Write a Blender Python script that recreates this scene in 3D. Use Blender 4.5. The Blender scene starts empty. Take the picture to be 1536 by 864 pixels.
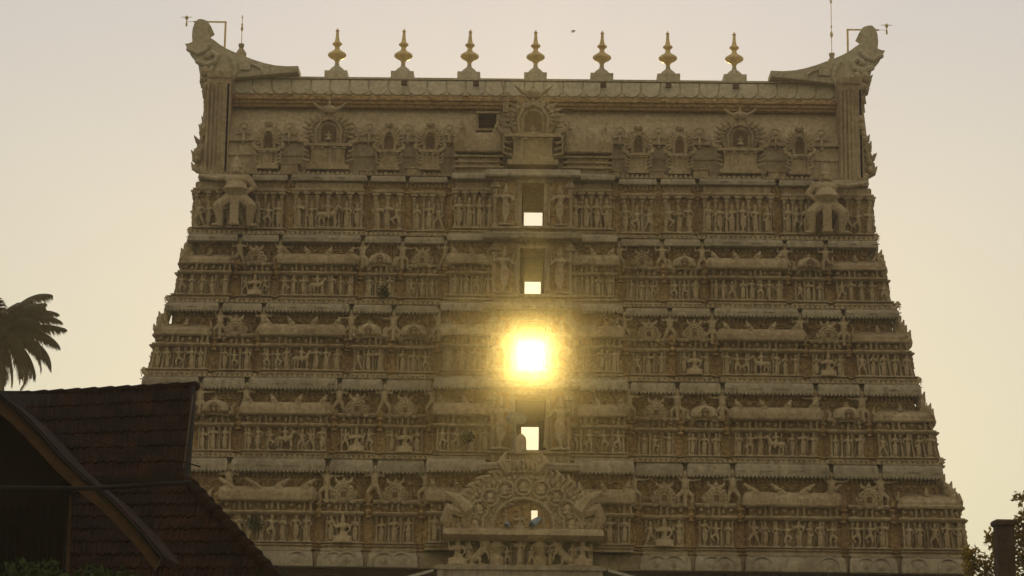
import bpy, bmesh, math, random
from mathutils import Matrix, Vector
R = math.radians
rnd = random.Random(7)
sc = bpy.context.scene
col = sc.collection

# ---------------------------------------------------------------- camera
F = 3333.0
CAM = Vector((0.0, -100.0, 1.6))
PITCH = math.atan((1100 - 432) / F)
cd = bpy.data.cameras.new('camera'); cam = bpy.data.objects.new('camera', cd); col.objects.link(cam)
CR = Matrix.Rotation(0.00915, 3, 'Z') @ Matrix.Rotation(math.pi / 2 + PITCH, 3, 'X') @ Matrix.Rotation(0.0125, 3, 'Z')
cam.matrix_world = Matrix.Translation(CAM) @ CR.to_4x4()
cd.sensor_width = 36; cd.lens = 36 * F / 1536; cd.clip_end = 20000; cd.clip_start = 0.1
sc.camera = cam

def direction(px, py):
    return CR @ Vector(((px - 768) / F, -(py - 432) / F, -1.0))
def at(px, py, Y):
    """the point on the plane y = Y that the photograph shows at px, py"""
    d = direction(px, py)
    return CAM + d * ((Y - CAM.y) / d.y)
def xa(py): return 797.9 - (py - 432) * 0.0125
def zat(py, Y): return at(xa(py), py, Y).z
def wat(half, py, Y): return (at(xa(py) + half, py, Y) - at(xa(py), py, Y)).x

# ---------------------------------------------------------------- light
SUND = direction(796, 531).normalized()
ELEV = math.asin(SUND.z); AZ = math.atan2(SUND.x, SUND.y)
w = bpy.data.worlds.new('World'); sc.world = w; w.use_nodes = True
nt = w.node_tree; nt.nodes.clear()
N = nt.nodes.new; L = nt.links.new
sky = N('ShaderNodeTexSky'); sky.sky_type = 'NISHITA'; sky.sun_disc = False
sky.sun_elevation = ELEV; sky.sun_rotation = AZ
sky.air_density = 1.0; sky.dust_density = 5.0; sky.ozone_density = 1.0; sky.altitude = 0
tint = N('ShaderNodeMix'); tint.data_type = 'RGBA'; tint.blend_type = 'MULTIPLY'; tint.inputs[0].default_value = 1
SKY_TINT = (1.0, 0.92, 0.84, 1)
tint.inputs[7].default_value = SKY_TINT
L(sky.outputs[0], tint.inputs[6])
# a thick even dust haze makes the evening sky almost uniform
hz = N('ShaderNodeMix'); hz.data_type = 'RGBA'; hz.inputs[0].default_value = 0.93
L(tint.outputs[2], hz.inputs[6])
tc = N('ShaderNodeTexCoord')
dot = N('ShaderNodeVectorMath'); dot.operation = 'DOT_PRODUCT'; dot.inputs[1].default_value = SUND
L(tc.outputs['Generated'], dot.inputs[0])
ramp = N('ShaderNodeMapRange'); ramp.inputs[1].default_value = -0.3; ramp.inputs[2].default_value = 1.0
ramp.interpolation_type = 'SMOOTHSTEP'
L(dot.outputs['Value'], ramp.inputs[0])
hcol = N('ShaderNodeMix'); hcol.data_type = 'RGBA'
hcol.inputs[6].default_value = (5.3, 4.5, 3.05, 1); hcol.inputs[7].default_value = (6.4, 6.6, 6.4, 1)
L(ramp.outputs[0], hcol.inputs[0]); 
# lower sky is yellower
sep = N('ShaderNodeSeparateXYZ'); L(tc.outputs['Generated'], sep.inputs[0])
lr = N('ShaderNodeMapRange'); lr.inputs[1].default_value = 0.0; lr.inputs[2].default_value = 0.34
L(sep.outputs[2], lr.inputs[0])
low = N('ShaderNodeMix'); low.data_type = 'RGBA'
low.inputs[6].default_value = (1.07, 1.15, 0.86, 1); low.inputs[7].default_value = (1.02, 0.98, 1.05, 1)
L(lr.outputs[0], low.inputs[0])
lm = N('ShaderNodeMix'); lm.data_type = 'RGBA'; lm.blend_type = 'MULTIPLY'; lm.inputs[0].default_value = 1
L(hcol.outputs[2], lm.inputs[6]); L(low.outputs[2], lm.inputs[7])
L(lm.outputs[2], hz.inputs[7])
# the sun itself
acs = N('ShaderNodeMath'); acs.operation = 'ARCCOSINE'; L(dot.outputs['Value'], acs.inputs[0])
disc = N('ShaderNodeMapRange'); disc.inputs[1].default_value = R(0.30); disc.inputs[2].default_value = R(0.25)
disc.inputs[3].default_value = 0; disc.inputs[4].default_value = 1
L(acs.outputs[0], disc.inputs[0])
sunc = N('ShaderNodeMix'); sunc.data_type = 'RGBA'
sunc.inputs[7].default_value = (600, 520, 300, 1)
L(disc.outputs[0], sunc.inputs[0]); L(hz.outputs[2], sunc.inputs[6])
bg = N('ShaderNodeBackground'); bg.inputs[1].default_value = 0.08
L(sunc.outputs[2], bg.inputs[0])
wo = N('ShaderNodeOutputWorld'); L(bg.outputs[0], wo.inputs[0])
w.cycles.sampling_method = 'MANUAL'; w.cycles.sample_map_resolution = 1024

sd = bpy.data.lights.new('sun', 'SUN'); sd.energy = 2.2; sd.angle = R(0.5); sd.color = (1.0, 0.72, 0.22)
so = bpy.data.objects.new('sun', sd); col.objects.link(so)
so.rotation_mode = 'QUATERNION'; so.rotation_quaternion = SUND.to_track_quat('Z', 'Y')
so.location = (0, 0, 80)
vs = sc.view_settings
sc.display_settings.display_device = 'sRGB'
vs.view_transform = 'Standard'; vs.look = 'None'; vs.exposure = 0.05; vs.gamma = 1; vs.use_curve_mapping = False
cy = sc.cycles
cy.max_bounces = 6; cy.diffuse_bounces = 3; cy.glossy_bounces = 2; cy.transmission_bounces = 2; cy.volume_bounces = 0
cy.transparent_max_bounces = 4; cy.use_denoising = True; cy.use_adaptive_sampling = True; cy.adaptive_threshold = 0.006
cy.caustics_reflective = False; cy.caustics_refractive = False; cy.sample_clamp_indirect = 6

# ---------------------------------------------------------------- materials
def mat(name, base, stain=None, amount=0.5, rough=0.9, scale=1.0, bump=0.3, streak=True, metallic=0.0, bscale=9.0, carve=0.0, seed=0.0):
    m = bpy.data.materials.new(name); m.use_nodes = True
    t = m.node_tree; n = t.nodes.new; l = t.links.new
    b = t.nodes['Principled BSDF']; b.inputs['Roughness'].default_value = rough; b.inputs['Metallic'].default_value = metallic
    b.inputs['Specular IOR Level'].default_value = 0.25
    g = n('ShaderNodeNewGeometry')
    off = n('ShaderNodeVectorMath'); off.operation = 'ADD'; off.inputs[1].default_value = (seed, seed, seed); l(g.outputs['Position'], off.inputs[0])
    pos = off.outputs[0]
    n1 = n('ShaderNodeTexNoise'); n1.inputs['Scale'].default_value = 0.55 * scale; n1.inputs['Detail'].default_value = 8; n1.inputs['Roughness'].default_value = 0.7
    l(pos, n1.inputs['Vector'])
    r1 = n('ShaderNodeMapRange'); r1.inputs[1].default_value = 0.42; r1.inputs[2].default_value = 0.68; l(n1.outputs[0], r1.inputs[0])
    fac = r1.outputs[0]
    if streak:
        mp = n('ShaderNodeMapping'); mp.inputs['Scale'].default_value = (3.2, 3.2, 0.22); l(pos, mp.inputs[0])
        n2 = n('ShaderNodeTexNoise'); n2.inputs['Scale'].default_value = 1.3 * scale; n2.inputs['Detail'].default_value = 5; l(mp.outputs[0], n2.inputs['Vector'])
        r2 = n('ShaderNodeMapRange'); r2.inputs[1].default_value = 0.48; r2.inputs[2].default_value = 0.72; l(n2.outputs[0], r2.inputs[0])
        mx = n('ShaderNodeMath'); mx.operation = 'MAXIMUM'; l(fac, mx.inputs[0]); l(r2.outputs[0], mx.inputs[1]); fac = mx.outputs[0]
    am = n('ShaderNodeMath'); am.operation = 'MULTIPLY'; am.inputs[1].default_value = amount; l(fac, am.inputs[0])
    mix = n('ShaderNodeMix'); mix.data_type = 'RGBA'; l(am.outputs[0], mix.inputs[0])
    mix.inputs[6].default_value = (*base, 1); mix.inputs[7].default_value = (*(stain or [c * 0.4 for c in base]), 1)
    n3 = n('ShaderNodeTexNoise'); n3.inputs['Scale'].default_value = bscale * 0.6; n3.inputs['Detail'].default_value = 6; l(pos, n3.inputs['Vector'])
    r3 = n('ShaderNodeMapRange'); r3.inputs[1].default_value = 0.3; r3.inputs[2].default_value = 0.7; r3.inputs[3].default_value = 0.78; r3.inputs[4].default_value = 1.16; l(n3.outputs[0], r3.inputs[0])
    hs = n('ShaderNodeHueSaturation'); l(mix.outputs[2], hs.inputs['Color']); l(r3.outputs[0], hs.inputs['Value'])
    l(hs.outputs[0], b.inputs['Base Color'])
    if bump:
        nb = n('ShaderNodeTexNoise'); nb.inputs['Scale'].default_value = bscale; nb.inputs['Detail'].default_value = 5; l(pos, nb.inputs['Vector'])
        h = nb.outputs[0]
        if carve:
            v = n('ShaderNodeTexVoronoi'); v.inputs['Scale'].default_value = 4.5; l(pos, v.inputs['Vector'])
            v2 = n('ShaderNodeMath'); v2.operation = 'MULTIPLY'; v2.inputs[1].default_value = carve; l(v.outputs['Distance'], v2.inputs[0])
            ad = n('ShaderNodeMath'); ad.operation = 'ADD'; l(h, ad.inputs[0]); l(v2.outputs[0], ad.inputs[1]); h = ad.outputs[0]
        bp = n('ShaderNodeBump'); bp.inputs['Strength'].default_value = bump; bp.inputs['Distance'].default_value = 0.08
        l(h, bp.inputs['Height']); l(bp.outputs[0], b.inputs['Normal'])
    return m

PL = mat('cream_plaster', (0.52, 0.44, 0.285), (0.22, 0.145, 0.08), 0.75, bump=0.5)
WALL = mat('ochre_plaster', (0.55, 0.40, 0.20), (0.28, 0.16, 0.075), 0.7, bump=0.8, carve=2.0)
EAVE = mat('weathered_cornice_plaster', (0.44, 0.395, 0.29), (0.19, 0.155, 0.105), 0.75, bump=0.35)
STAT = mat('sculpture_plaster', (0.53, 0.45, 0.295), (0.28, 0.19, 0.105), 0.55, bump=0.4, bscale=14)
RIDGE = mat('ridge_plaster', (0.60, 0.56, 0.42), (0.38, 0.31, 0.19), 0.5, bump=0.2)
ROOFP = mat('barrel_roof_plaster', (0.56, 0.48, 0.325), (0.34, 0.26, 0.155), 0.65, bump=0.3)
GRAN = mat('dark_granite', (0.085, 0.058, 0.04), None, 0.5, bump=0.4)
INNER = mat('painted_shade_plaster', (0.20, 0.135, 0.07), None, 0.5)  # darkened base colour stands for the shade inside passages and niches
GOLD = mat('gilded_copper', (0.82, 0.66, 0.32), (0.60, 0.44, 0.20), 0.5, rough=0.5, metallic=0.2, bump=0.1)
METAL = mat('painted_metal', (0.30, 0.29, 0.27), None, 0.3, rough=0.5, bump=0)
RUST = mat('brown_metal', (0.16, 0.10, 0.05), None, 0.5, rough=0.6, bump=0)
BLUE = mat('blue_floodlight_metal', (0.30, 0.42, 0.60), None, 0.2, rough=0.45, bump=0)
LENS = mat('dark_lens', (0.03, 0.05, 0.09), None, 0.2, rough=0.15, bump=0)
GROUND = mat('ground_earth', (0.16, 0.13, 0.09), None, 0.6, bump=0.3)
FASCIA = mat('old_timber', (0.095, 0.055, 0.03), None, 0.6, bump=0.4, rough=0.8)
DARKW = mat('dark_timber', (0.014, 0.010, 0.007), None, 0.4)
BARK = mat('palm_bark', (0.10, 0.08, 0.06), None, 0.5, bump=0.5)
PALML = mat('palm_leaf', (0.028, 0.03, 0.012), (0.045, 0.03, 0.012), 0.6, rough=0.6, bump=0, streak=False)
LEAF = mat('tree_leaf', (0.055, 0.06, 0.018), (0.085, 0.06, 0.015), 0.6, rough=0.6, bump=0, streak=False)
MOSS = mat('wall_plant_leaf', (0.05, 0.075, 0.02), None, 0.4, bump=0, streak=False)
BLACK = mat('black_cable', (0.02, 0.02, 0.02), None, 0.2, bump=0)
BIRD = mat('bird_feather', (0.12, 0.10, 0.08), None, 0.2, bump=0)
AWN = mat('pale_sheet_roof', (0.55, 0.54, 0.46), None, 0.3, bump=0.1)

def translucent(m, f, c):
    t = m.node_tree; b = t.nodes['Principled BSDF']; o = [n for n in t.nodes if n.type == 'OUTPUT_MATERIAL'][0]
    tr = t.nodes.new('ShaderNodeBsdfTranslucent'); tr.inputs[0].default_value = (*c, 1); mx = t.nodes.new('ShaderNodeMixShader'); mx.inputs[0].default_value = f
    t.links.new(b.outputs[0], mx.inputs[1]); t.links.new(tr.outputs[0], mx.inputs[2]); t.links.new(mx.outputs[0], o.inputs[0])
translucent(LEAF, 0.6, (0.50, 0.33, 0.06)); translucent(PALML, 0.15, (0.08, 0.05, 0.01))

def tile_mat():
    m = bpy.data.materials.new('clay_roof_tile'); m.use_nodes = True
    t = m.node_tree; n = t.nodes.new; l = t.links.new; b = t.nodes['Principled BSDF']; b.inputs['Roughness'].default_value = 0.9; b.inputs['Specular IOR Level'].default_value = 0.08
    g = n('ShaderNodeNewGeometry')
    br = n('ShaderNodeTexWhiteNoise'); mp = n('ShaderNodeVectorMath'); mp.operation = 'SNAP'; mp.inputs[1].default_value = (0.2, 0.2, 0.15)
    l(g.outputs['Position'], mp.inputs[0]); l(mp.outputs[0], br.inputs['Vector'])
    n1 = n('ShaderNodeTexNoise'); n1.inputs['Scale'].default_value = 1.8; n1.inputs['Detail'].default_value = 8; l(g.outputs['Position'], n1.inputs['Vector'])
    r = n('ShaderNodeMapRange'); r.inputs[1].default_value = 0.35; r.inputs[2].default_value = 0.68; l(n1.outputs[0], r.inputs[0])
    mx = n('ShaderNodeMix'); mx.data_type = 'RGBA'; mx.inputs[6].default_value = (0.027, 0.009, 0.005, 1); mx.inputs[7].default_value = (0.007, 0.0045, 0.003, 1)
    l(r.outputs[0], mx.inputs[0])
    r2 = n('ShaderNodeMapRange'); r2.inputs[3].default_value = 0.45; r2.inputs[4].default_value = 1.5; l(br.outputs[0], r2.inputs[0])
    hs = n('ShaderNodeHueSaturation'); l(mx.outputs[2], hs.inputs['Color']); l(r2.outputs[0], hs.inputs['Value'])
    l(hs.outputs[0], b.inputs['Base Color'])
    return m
TILE = tile_mat()

# ---------------------------------------------------------------- mesh helpers
class MB:
    """collects shapes for ONE mesh object"""
    def __init__(s, T=None): s.v = []; s.f = []; s.m = []; s.T = T or Matrix.Identity(4)
    def add(s, vs, fs, mi=0):
        o = len(s.v); T = s.T
        s.v += [tuple(T @ Vector(p)) for p in vs]
        s.f += [tuple(o + i for i in f) for f in fs]; s.m += [mi] * len(fs); return s
    def box(s, x0, x1, y0, y1, z0, z1, mi=0):
        return s.add([(x0,y0,z0),(x1,y0,z0),(x1,y1,z0),(x0,y1,z0),(x0,y0,z1),(x1,y0,z1),(x1,y1,z1),(x0,y1,z1)],
            [(0,3,2,1),(4,5,6,7),(0,1,5,4),(1,2,6,5),(2,3,7,6),(3,0,4,7)], mi)
    def loft(s, x0, x1, yf, yb, prof, mi=0, side=1.0):
        """rectangle plan swept up a moulding profile [(out, z)], widening on the front and both ends"""
        vs = []; fs = []
        for d, z in prof:
            e = d * side
            vs += [(x0 - e, yb, z), (x0 - e, yf - d, z), (x1 + e, yf - d, z), (x1 + e, yb, z)]
        for i in range(len(prof) - 1):
            a = 4 * i; b = a + 4
            for k in range(4):
                k2 = (k + 1) % 4; fs.append((a + k, a + k2, b + k2, b + k))
        fs.append((0, 3, 2, 1)); e = 4 * (len(prof) - 1); fs.append((e, e + 1, e + 2, e + 3))
        return s.add(vs, fs, mi)
    def lathe(s, cx, cy, prof, n=10, mi=0, sy=1.0, ph=0.0):
        vs = []; fs = []
        for r, z in prof:
            for k in range(n):
                a = 2 * math.pi * (k + ph) / n; vs.append((cx + r * math.cos(a), cy + r * sy * math.sin(a), z))
        for i in range(len(prof) - 1):
            for k in range(n):
                k2 = (k + 1) % n; fs.append((i*n+k, i*n+k2, (i+1)*n+k2, (i+1)*n+k))
        fs.append(tuple(range(n))[::-1]); fs.append(tuple((len(prof)-1)*n + k for k in range(n)))
        return s.add(vs, fs, mi)
    def tube(s, pts, rad, n=7, mi=0, caps=True):
        """a tapering limb along pts with rounded ends"""
        pts = [Vector(p) for p in pts]
        if not hasattr(rad, '__len__'): rad = [rad] * len(pts)
        P = list(pts); Q = list(rad)
        if caps:
            d0 = (P[0] - P[1]).normalized(); d1 = (P[-1] - P[-2]).normalized()
            P = [P[0] + d0 * Q[0] * .95, P[0] + d0 * Q[0] * .6] + P + [P[-1] + d1 * Q[-1] * .6, P[-1] + d1 * Q[-1] * .95]
            Q = [Q[0] * .25, Q[0] * .8] + Q + [Q[-1] * .8, Q[-1] * .25]
        vs = []; fs = []; up = None
        for i, p in enumerate(P):
            t = (P[min(i+1, len(P)-1)] - P[max(i-1, 0)]).normalized()
            if up is None: up = Vector((0,1,0)) if abs(t.y) < .8 else Vector((1,0,0))
            a = t.cross(up).normalized(); up = a.cross(t).normalized()
            for k in range(n):
                c = 2*math.pi*k/n; vs.append(tuple(p + (a*math.cos(c) + up*math.sin(c)) * Q[i]))
        for i in range(len(P)-1):
            for k in range(n):
                k2 = (k+1) % n; fs.append((i*n+k, i*n+k2, (i+1)*n+k2, (i+1)*n+k))
        fs.append(tuple(range(n))[::-1]); fs.append(tuple((len(P)-1)*n+k for k in range(n)))
        return s.add(vs, fs, mi)
    def ball(s, c, r, n=9, mi=0):
        r = r if hasattr(r, '__len__') else (r, r, r)
        vs = []; fs = []; m = 6
        for i in range(1, m):
            a = math.pi * i / m
            for k in range(n):
                b = 2*math.pi*k/n; vs.append((c[0]+r[0]*math.sin(a)*math.cos(b), c[1]+r[1]*math.sin(a)*math.sin(b), c[2]-r[2]*math.cos(a)))
        for i in range(m-2):
            for k in range(n): k2=(k+1)%n; fs.append((i*n+k, i*n+k2, (i+1)*n+k2, (i+1)*n+k))
        o = len(vs); vs += [(c[0],c[1],c[2]-r[2]), (c[0],c[1],c[2]+r[2])]
        for k in range(n): k2=(k+1)%n; fs.append((o,k2,k)); fs.append((o+1,(m-2)*n+k,(m-2)*n+k2))
        return s.add(vs, fs, mi)
    def prism(s, outline, y0, y1, mi=0, inset=0.0):
        """outline [(x,z)] given a thickness along y; inset > 0 rounds the front and back edge"""
        n = len(outline); cx = sum(p[0] for p in outline)/n; cz = sum(p[1] for p in outline)/n
        if inset:
            o2 = []
            for i in range(n):
                a = Vector(outline[i-1]); b = Vector(outline[i]); c = Vector(outline[(i+1) % n])
                t = (c - a).normalized(); nn = Vector((-t.y, t.x))
                o2.append((b.x + nn.x*inset, b.y + nn.y*inset))
            A = sum(outline[i][0]*outline[(i+1)%n][1]-outline[(i+1)%n][0]*outline[i][1] for i in range(n))
            if A < 0: o2 = [(2*outline[i][0]-o2[i][0], 2*outline[i][1]-o2[i][1]) for i in range(n)]
            rings = [(o2, y0), (outline, y0+inset*.8), (outline, y1-inset*.8), (o2, y1)]
        else: rings = [(outline, y0), (outline, y1)]
        vs = [(x, y, z) for o, y in rings for x, z in o]; fs = []
        for i in range(len(rings)-1):
            for k in range(n): k2=(k+1)%n; fs.append((i*n+k, i*n+k2, (i+1)*n+k2, (i+1)*n+k))
        fs.append(tuple(range(n))); fs.append(tuple((len(rings)-1)*n+k for k in range(n))[::-1])
        return s.add(vs, fs, mi)
    def mesh(s, name, mats, smooth=False):
        me = bpy.data.meshes.new(name); me.from_pydata(s.v, [], s.f)
        for m in (mats if isinstance(mats, (list, tuple)) else [mats]): me.materials.append(m)
        me.polygons.foreach_set('material_index', s.m)
        bm = bmesh.new(); bm.from_mesh(me); bmesh.ops.recalc_face_normals(bm, faces=bm.faces); bm.to_mesh(me); bm.free()
        if smooth:
            me.polygons.foreach_set('use_smooth', [True]*len(me.polygons))
            try: me.set_sharp_from_angle(angle=R(40))
            except Exception: pass
        me.update(); return me
    def build(s, name, mats, parent=None, smooth=False):
        return put(name, s.mesh(name, mats, smooth), parent)

def put(name, me, parent=None, M=None):
    o = bpy.data.objects.new(name, me); col.objects.link(o)
    if parent: o.parent = parent
    if M is not None: o.matrix_local = M
    return o
def empty(name, loc=(0,0,0)):
    o = bpy.data.objects.new(name, None); col.objects.link(o); o.location = loc; o.empty_display_size = 0.5; return o
def tag(o, label, cat, group=None, kind=None):
    if label: o['label'] = label
    if cat: o['category'] = cat
    if group: o['group'] = group
    if kind: o['kind'] = kind
    return o
def struct(o): o['kind'] = 'structure'; return o
def remesh(mb, name, m, voxel):
    me = mb.mesh(name, m); o = bpy.data.objects.new(name, me); col.objects.link(o)
    md = o.modifiers.new('r', 'REMESH'); md.mode = 'VOXEL'; md.voxel_size = voxel; md.use_smooth_shade = True
    sm = o.modifiers.new('s', 'SMOOTH'); sm.factor = 0.5; sm.iterations = 1
    dg = bpy.context.evaluated_depsgraph_get(); dg.update()
    out = bpy.data.meshes.new_from_object(o.evaluated_get(dg)); out.name = name
    bpy.data.objects.remove(o); 
    if not out.materials: out.materials.append(m)
    return out

# ---------------------------------------------------------------- ground
g = MB(); g.box(-3000, 3000, -1500, 3000, -1.0, 0.0); struct(g.build('ground', GROUND))
# ---------------------------------------------------------------- statue templates (height 1, facing -y, feet at z = 0)
def body(mb, lean=0.0, legs='stand', belly=0.0, four=False, ra='hip', la='hip', crown=0.17, face=False, female=False, fat=1.0):
    hz = {'stand': .50, 'squat': .40, 'cross': .50, 'seat': .14, 'lunge': .44, 'dance': .45}[legs]
    up = 0.0 if legs != 'seat' else 0.0
    hip = Vector((lean * .6, 0, hz)); ch = Vector((-lean * .3, -0.01, hz + .20)); nk = Vector((0, 0, hz + .285)); hd = Vector((lean * .3, -.015, hz + .345))
    S = 1.0
    mb.tube([hip, hip * .5 + ch * .5 + Vector((0, -belly * .35, -.01)), ch], [.083, .066 + belly * .55, .088], 9)
    mb.ball((ch.x, ch.y - .02, ch.z + .01), (.11 * (.7 + .3 * fat), .065 * fat, .06 * fat))
    if female:
        for s in (-1, 1): mb.ball((ch.x + s * .045, ch.y - .07, ch.z + .0), .038)
    mb.tube([ch, nk], [.045, .034])
    mb.ball(hd, (.05, .055, .06))
    for s in (-1, 1): mb.tube([(hd.x + s * .055, hd.y, hd.z + .01), (hd.x + s * .062, hd.y, hd.z - .05)], .014, 5)
    c0 = hd + Vector((0, 0, .045))
    mb.lathe(c0.x, c0.y, [(.058, c0.z - .012), (.064, c0.z), (.05, c0.z + .02), (.045, c0.z + crown * .45), (.028, c0.z + crown * .7), (.018, c0.z + crown * .82), (.006, c0.z + crown)], 9)
    mb.lathe(hip.x, hip.y, [(.08, hip.z - .05), (.10, hip.z - .02), (.095, hip.z + .03), (.08, hip.z + .04)], 9, sy=.85)
    if face:
        mb.ball((hd.x, hd.y - .058, hd.z - .004), (.010, .016, .016))
        for s in (-1, 1):
            mb.ball((hd.x + s * .02, hd.y - .05, hd.z + .012), (.011, .008, .006))
            mb.tube([(hd.x + s * .006, hd.y - .056, hd.z + .026), (hd.x + s * .036, hd.y - .044, hd.z + .028)], .005, 5)
            mb.tube([(hd.x + s * .003, hd.y - .06, hd.z - .022), (hd.x + s * .034, hd.y - .048, hd.z - .014)], .007, 5)
        mb.ball((hd.x, hd.y - .05, hd.z - .034), (.016, .012, .007))
        mb.tube([ch + Vector((-.08, -.02, .05)), ch + Vector((-.03, -.085, -.01)), ch + Vector((.03, -.085, -.01)), ch + Vector((.08, -.02, .05))], .011, 6)
    def leg(h, k, a, foot):
        mb.tube([h, k], [.062 * fat, .043 * fat], 8); mb.tube([k, a], [.043 * fat, .026 * fat], 8)
        mb.tube([a, a + Vector(foot)], [.026, .02], 6)
    if legs in ('stand', 'cross'):
        for s in (-1, 1):
            k = Vector((s * .05 + lean * .4, -.025, .27)); a = Vector((s * (.05 if legs == 'stand' else -.03), 0 if s > 0 or legs == 'stand' else -.05, .03))
            leg(hip + Vector((s * .045, 0, -.02)), k, a, (s * .02, -.07, -.008))
        mb.tube([hip + Vector((0, -.04, 0)), (lean * .3, -.03, .12)], [.03, .02], 6)
    elif legs == 'squat':
        for s in (-1, 1): leg(hip + Vector((s * .05, 0, -.01)), Vector((s * .17, -.07, .27)), Vector((s * .15, -.02, .03)), (s * .07, -.03, -.008))
        mb.box(-.045, .045, -.10, -.04, .01, hz - .0)
        mb.box(-.055, .055, -.105, -.05, .01, .05)
    elif legs == 'lunge':
        leg(hip + Vector((-.05, 0, -.01)), Vector((-.16, -.06, .27)), Vector((-.12, 0, .03)), (-.07, -.03, -.008))
        leg(hip + Vector((.05, 0, -.01)), Vector((.13, -.03, .22)), Vector((.22, 0, .03)), (.06, -.03, -.008))
    elif legs == 'dance':
        leg(hip + Vector((-.05, 0, -.01)), Vector((-.09, -.05, .25)), Vector((-.03, 0, .03)), (-.05, -.05, -.008))
        leg(hip + Vector((.05, 0, -.01)), Vector((.19, -.06, .36)), Vector((.06, -.07, .22)), (.02, -.06, -.02))
    elif legs == 'seat':
        for s in (-1, 1): leg(hip + Vector((s * .05, 0, -.05)), Vector((s * .20, -.07, .07)), Vector((-s * .02, -.13, .05)), (-s * .05, -.01, 0))
        mb.lathe(0, -.02, [(.26, -.06), (.24, 0.01), (.2, .03)], 12, sy=.7)
    sh = ch.z + .055
    def arm(s, pose, back=0.0):
        p = Vector((ch.x + s * .105, back, sh))
        e, h = {'hip': ((s*.19, -.01, sh-.13), (s*.10, -.05, sh-.22)),
                'down': ((s*.15, -.0, sh-.15), (s*.16, -.05, sh-.29)),
                'up': ((s*.21, -.02, sh-.05), (s*.22, -.04, sh+.12)),
                'over': ((s*.17, -.0, sh+.10), (s*.12, -.0, sh+.25)),
                'out': ((s*.22, -.02, sh-.02), (s*.37, -.03, sh+.01)),
                'fold': ((s*.14, -.03, sh-.13), (s*.02, -.12, sh-.04)),
                'chest': ((s*.17, -.02, sh-.10), (s*.07, -.12, sh-.07)),
                'club': ((s*.20, -.02, sh-.12), (s*.26, -.08, sh-.13))}[pose]
        e = Vector(e) + Vector((0, back, 0)); h = Vector(h) + Vector((0, back, 0))
        mb.tube([p, e], [.038 * fat, .028 * fat], 7); mb.tube([e, h], [.028 * fat, .02 * fat], 7); mb.ball(h, .028, 6)
        if pose == 'club': mb.tube([(h.x, h.y, h.z + .04), (h.x + s * .03, h.y, .06)], [.018, .035], 6)
    arm(-1, ra); arm(1, la)
    if four: arm(-1, 'up', .03); arm(1, 'up', .03)

FIG = {}
def make_fig(key, voxel, base=True, slab=False, **k):
    mb = MB(); body(mb, **k)
    if base: mb.lathe(0, -.01, [(.20, -.005), (.20, .02), (.16, .035)], 10, sy=.6)
    if slab: mb.box(-.15, .15, .02, .06, 0, .8)
    FIG[key] = remesh(mb, key, STAT, voxel)
def sculpt_rider():
    mb = MB()
    mb.tube([(-.2, 0, .42), (0, 0, .40), (.18, 0, .44)], [.10, .09, .10], 8)
    mb.tube([(.2, 0, .48), (.3, -.02, .68)], [.075, .05], 8); mb.tube([(.30, -.02, .70), (.40, -.03, .62)], [.05, .03], 7)
    for x, q in ((-.22, -.04), (-.16, .06), (.17, .1), (.22, -.02)): mb.tube([(x, 0, .38), (x + q, -.03, .2), (x + q * .3, 0, .02)], [.05, .032, .022], 6)
    mb.tube([(-.28, 0, .46), (-.36, 0, .3), (-.34, 0, .15)], [.035, .03, .02], 6)
    mb.tube([(0, 0, .5), (0, 0, .68)], [.06, .07], 8); mb.ball((0, -.01, .79), .05); mb.lathe(0, 0, [(.05, .82), (.03, .88), (.008, .95)], 8)
    mb.tube([(-.07, 0, .7), (-.17, -.03, .62), (-.2, -.03, .78)], [.03, .025, .02], 6); mb.tube([(.07, 0, .7), (.15, -.03, .6)], [.03, .022], 6)
    mb.tube([(.03, -.07, .48), (.05, -.11, .26)], [.045, .028], 6)
    mb.box(-.32, .32, -.08, .06, 0, .04)
    FIG['rider'] = remesh(mb, 'mounted_figure', STAT, .022)
def sculpt_lion():
    mb = MB()   # a seated guardian lion seen from its side, rearing
    mb.tube([(-.28, 0, .16), (-.1, 0, .32), (.12, 0, .56)], [.14, .13, .14], 9)
    mb.ball((.2, -.01, .74), (.15, .13, .15)); mb.tube([(.28, -.01, .72), (.38, -.01, .68)], [.08, .06], 8)
    for a in range(7):
        t = a / 6 * math.pi * 1.1 + .9; mb.ball((.16 + .16 * math.cos(t), 0, .74 + .17 * math.sin(t)), .05, 6)
    mb.tube([(.12, -.06, .5), (.26, -.08, .42), (.3, -.08, .2)], [.07, .05, .035], 7); mb.tube([(.1, .05, .5), (.34, .03, .56), (.42, .03, .45)], [.07, .045, .035], 7)
    mb.tube([(-.2, -.06, .2), (.02, -.12, .2), (-.02, -.12, .04), (.1, -.12, .03)], [.1, .07, .05, .035], 7)
    mb.tube([(-.38, 0, .12), (-.48, 0, .3), (-.40, 0, .52), (-.30, 0, .6)], [.04, .035, .035, .045], 7)
    mb.box(-.5, .42, -.14, .1, -.03, .03)
    FIG['lion'] = remesh(mb, 'lion_sculpture', STAT, .024)
make_fig('standing_figure', .022, ra='hip', la='down', lean=.02)
make_fig('standing_figure_b', .022, ra='fold', la='fold')
make_fig('standing_figure_c', .022, ra='down', la='up', lean=-.03, female=True)
make_fig('standing_figure_d', .022, ra='chest', la='hip', lean=.04, four=True)
make_fig('standing_figure_e', .022, ra='hip', la='hip', legs='cross', lean=.05, female=True)
make_fig('dancing_figure', .022, ra='up', la='out', legs='dance')
make_fig('dancing_figure_b', .022, ra='over', la='hip', legs='lunge', belly=.03)
make_fig('seated_figure', .025, ra='chest', la='hip', legs='seat', four=True, base=False)
make_fig('door_guardian', .016, ra='club', la='up', legs='cross', lean=-.04, four=True, face=True)
make_fig('door_guardian_b', .016, ra='out', la='club', legs='dance', four=True, face=True)
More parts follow.
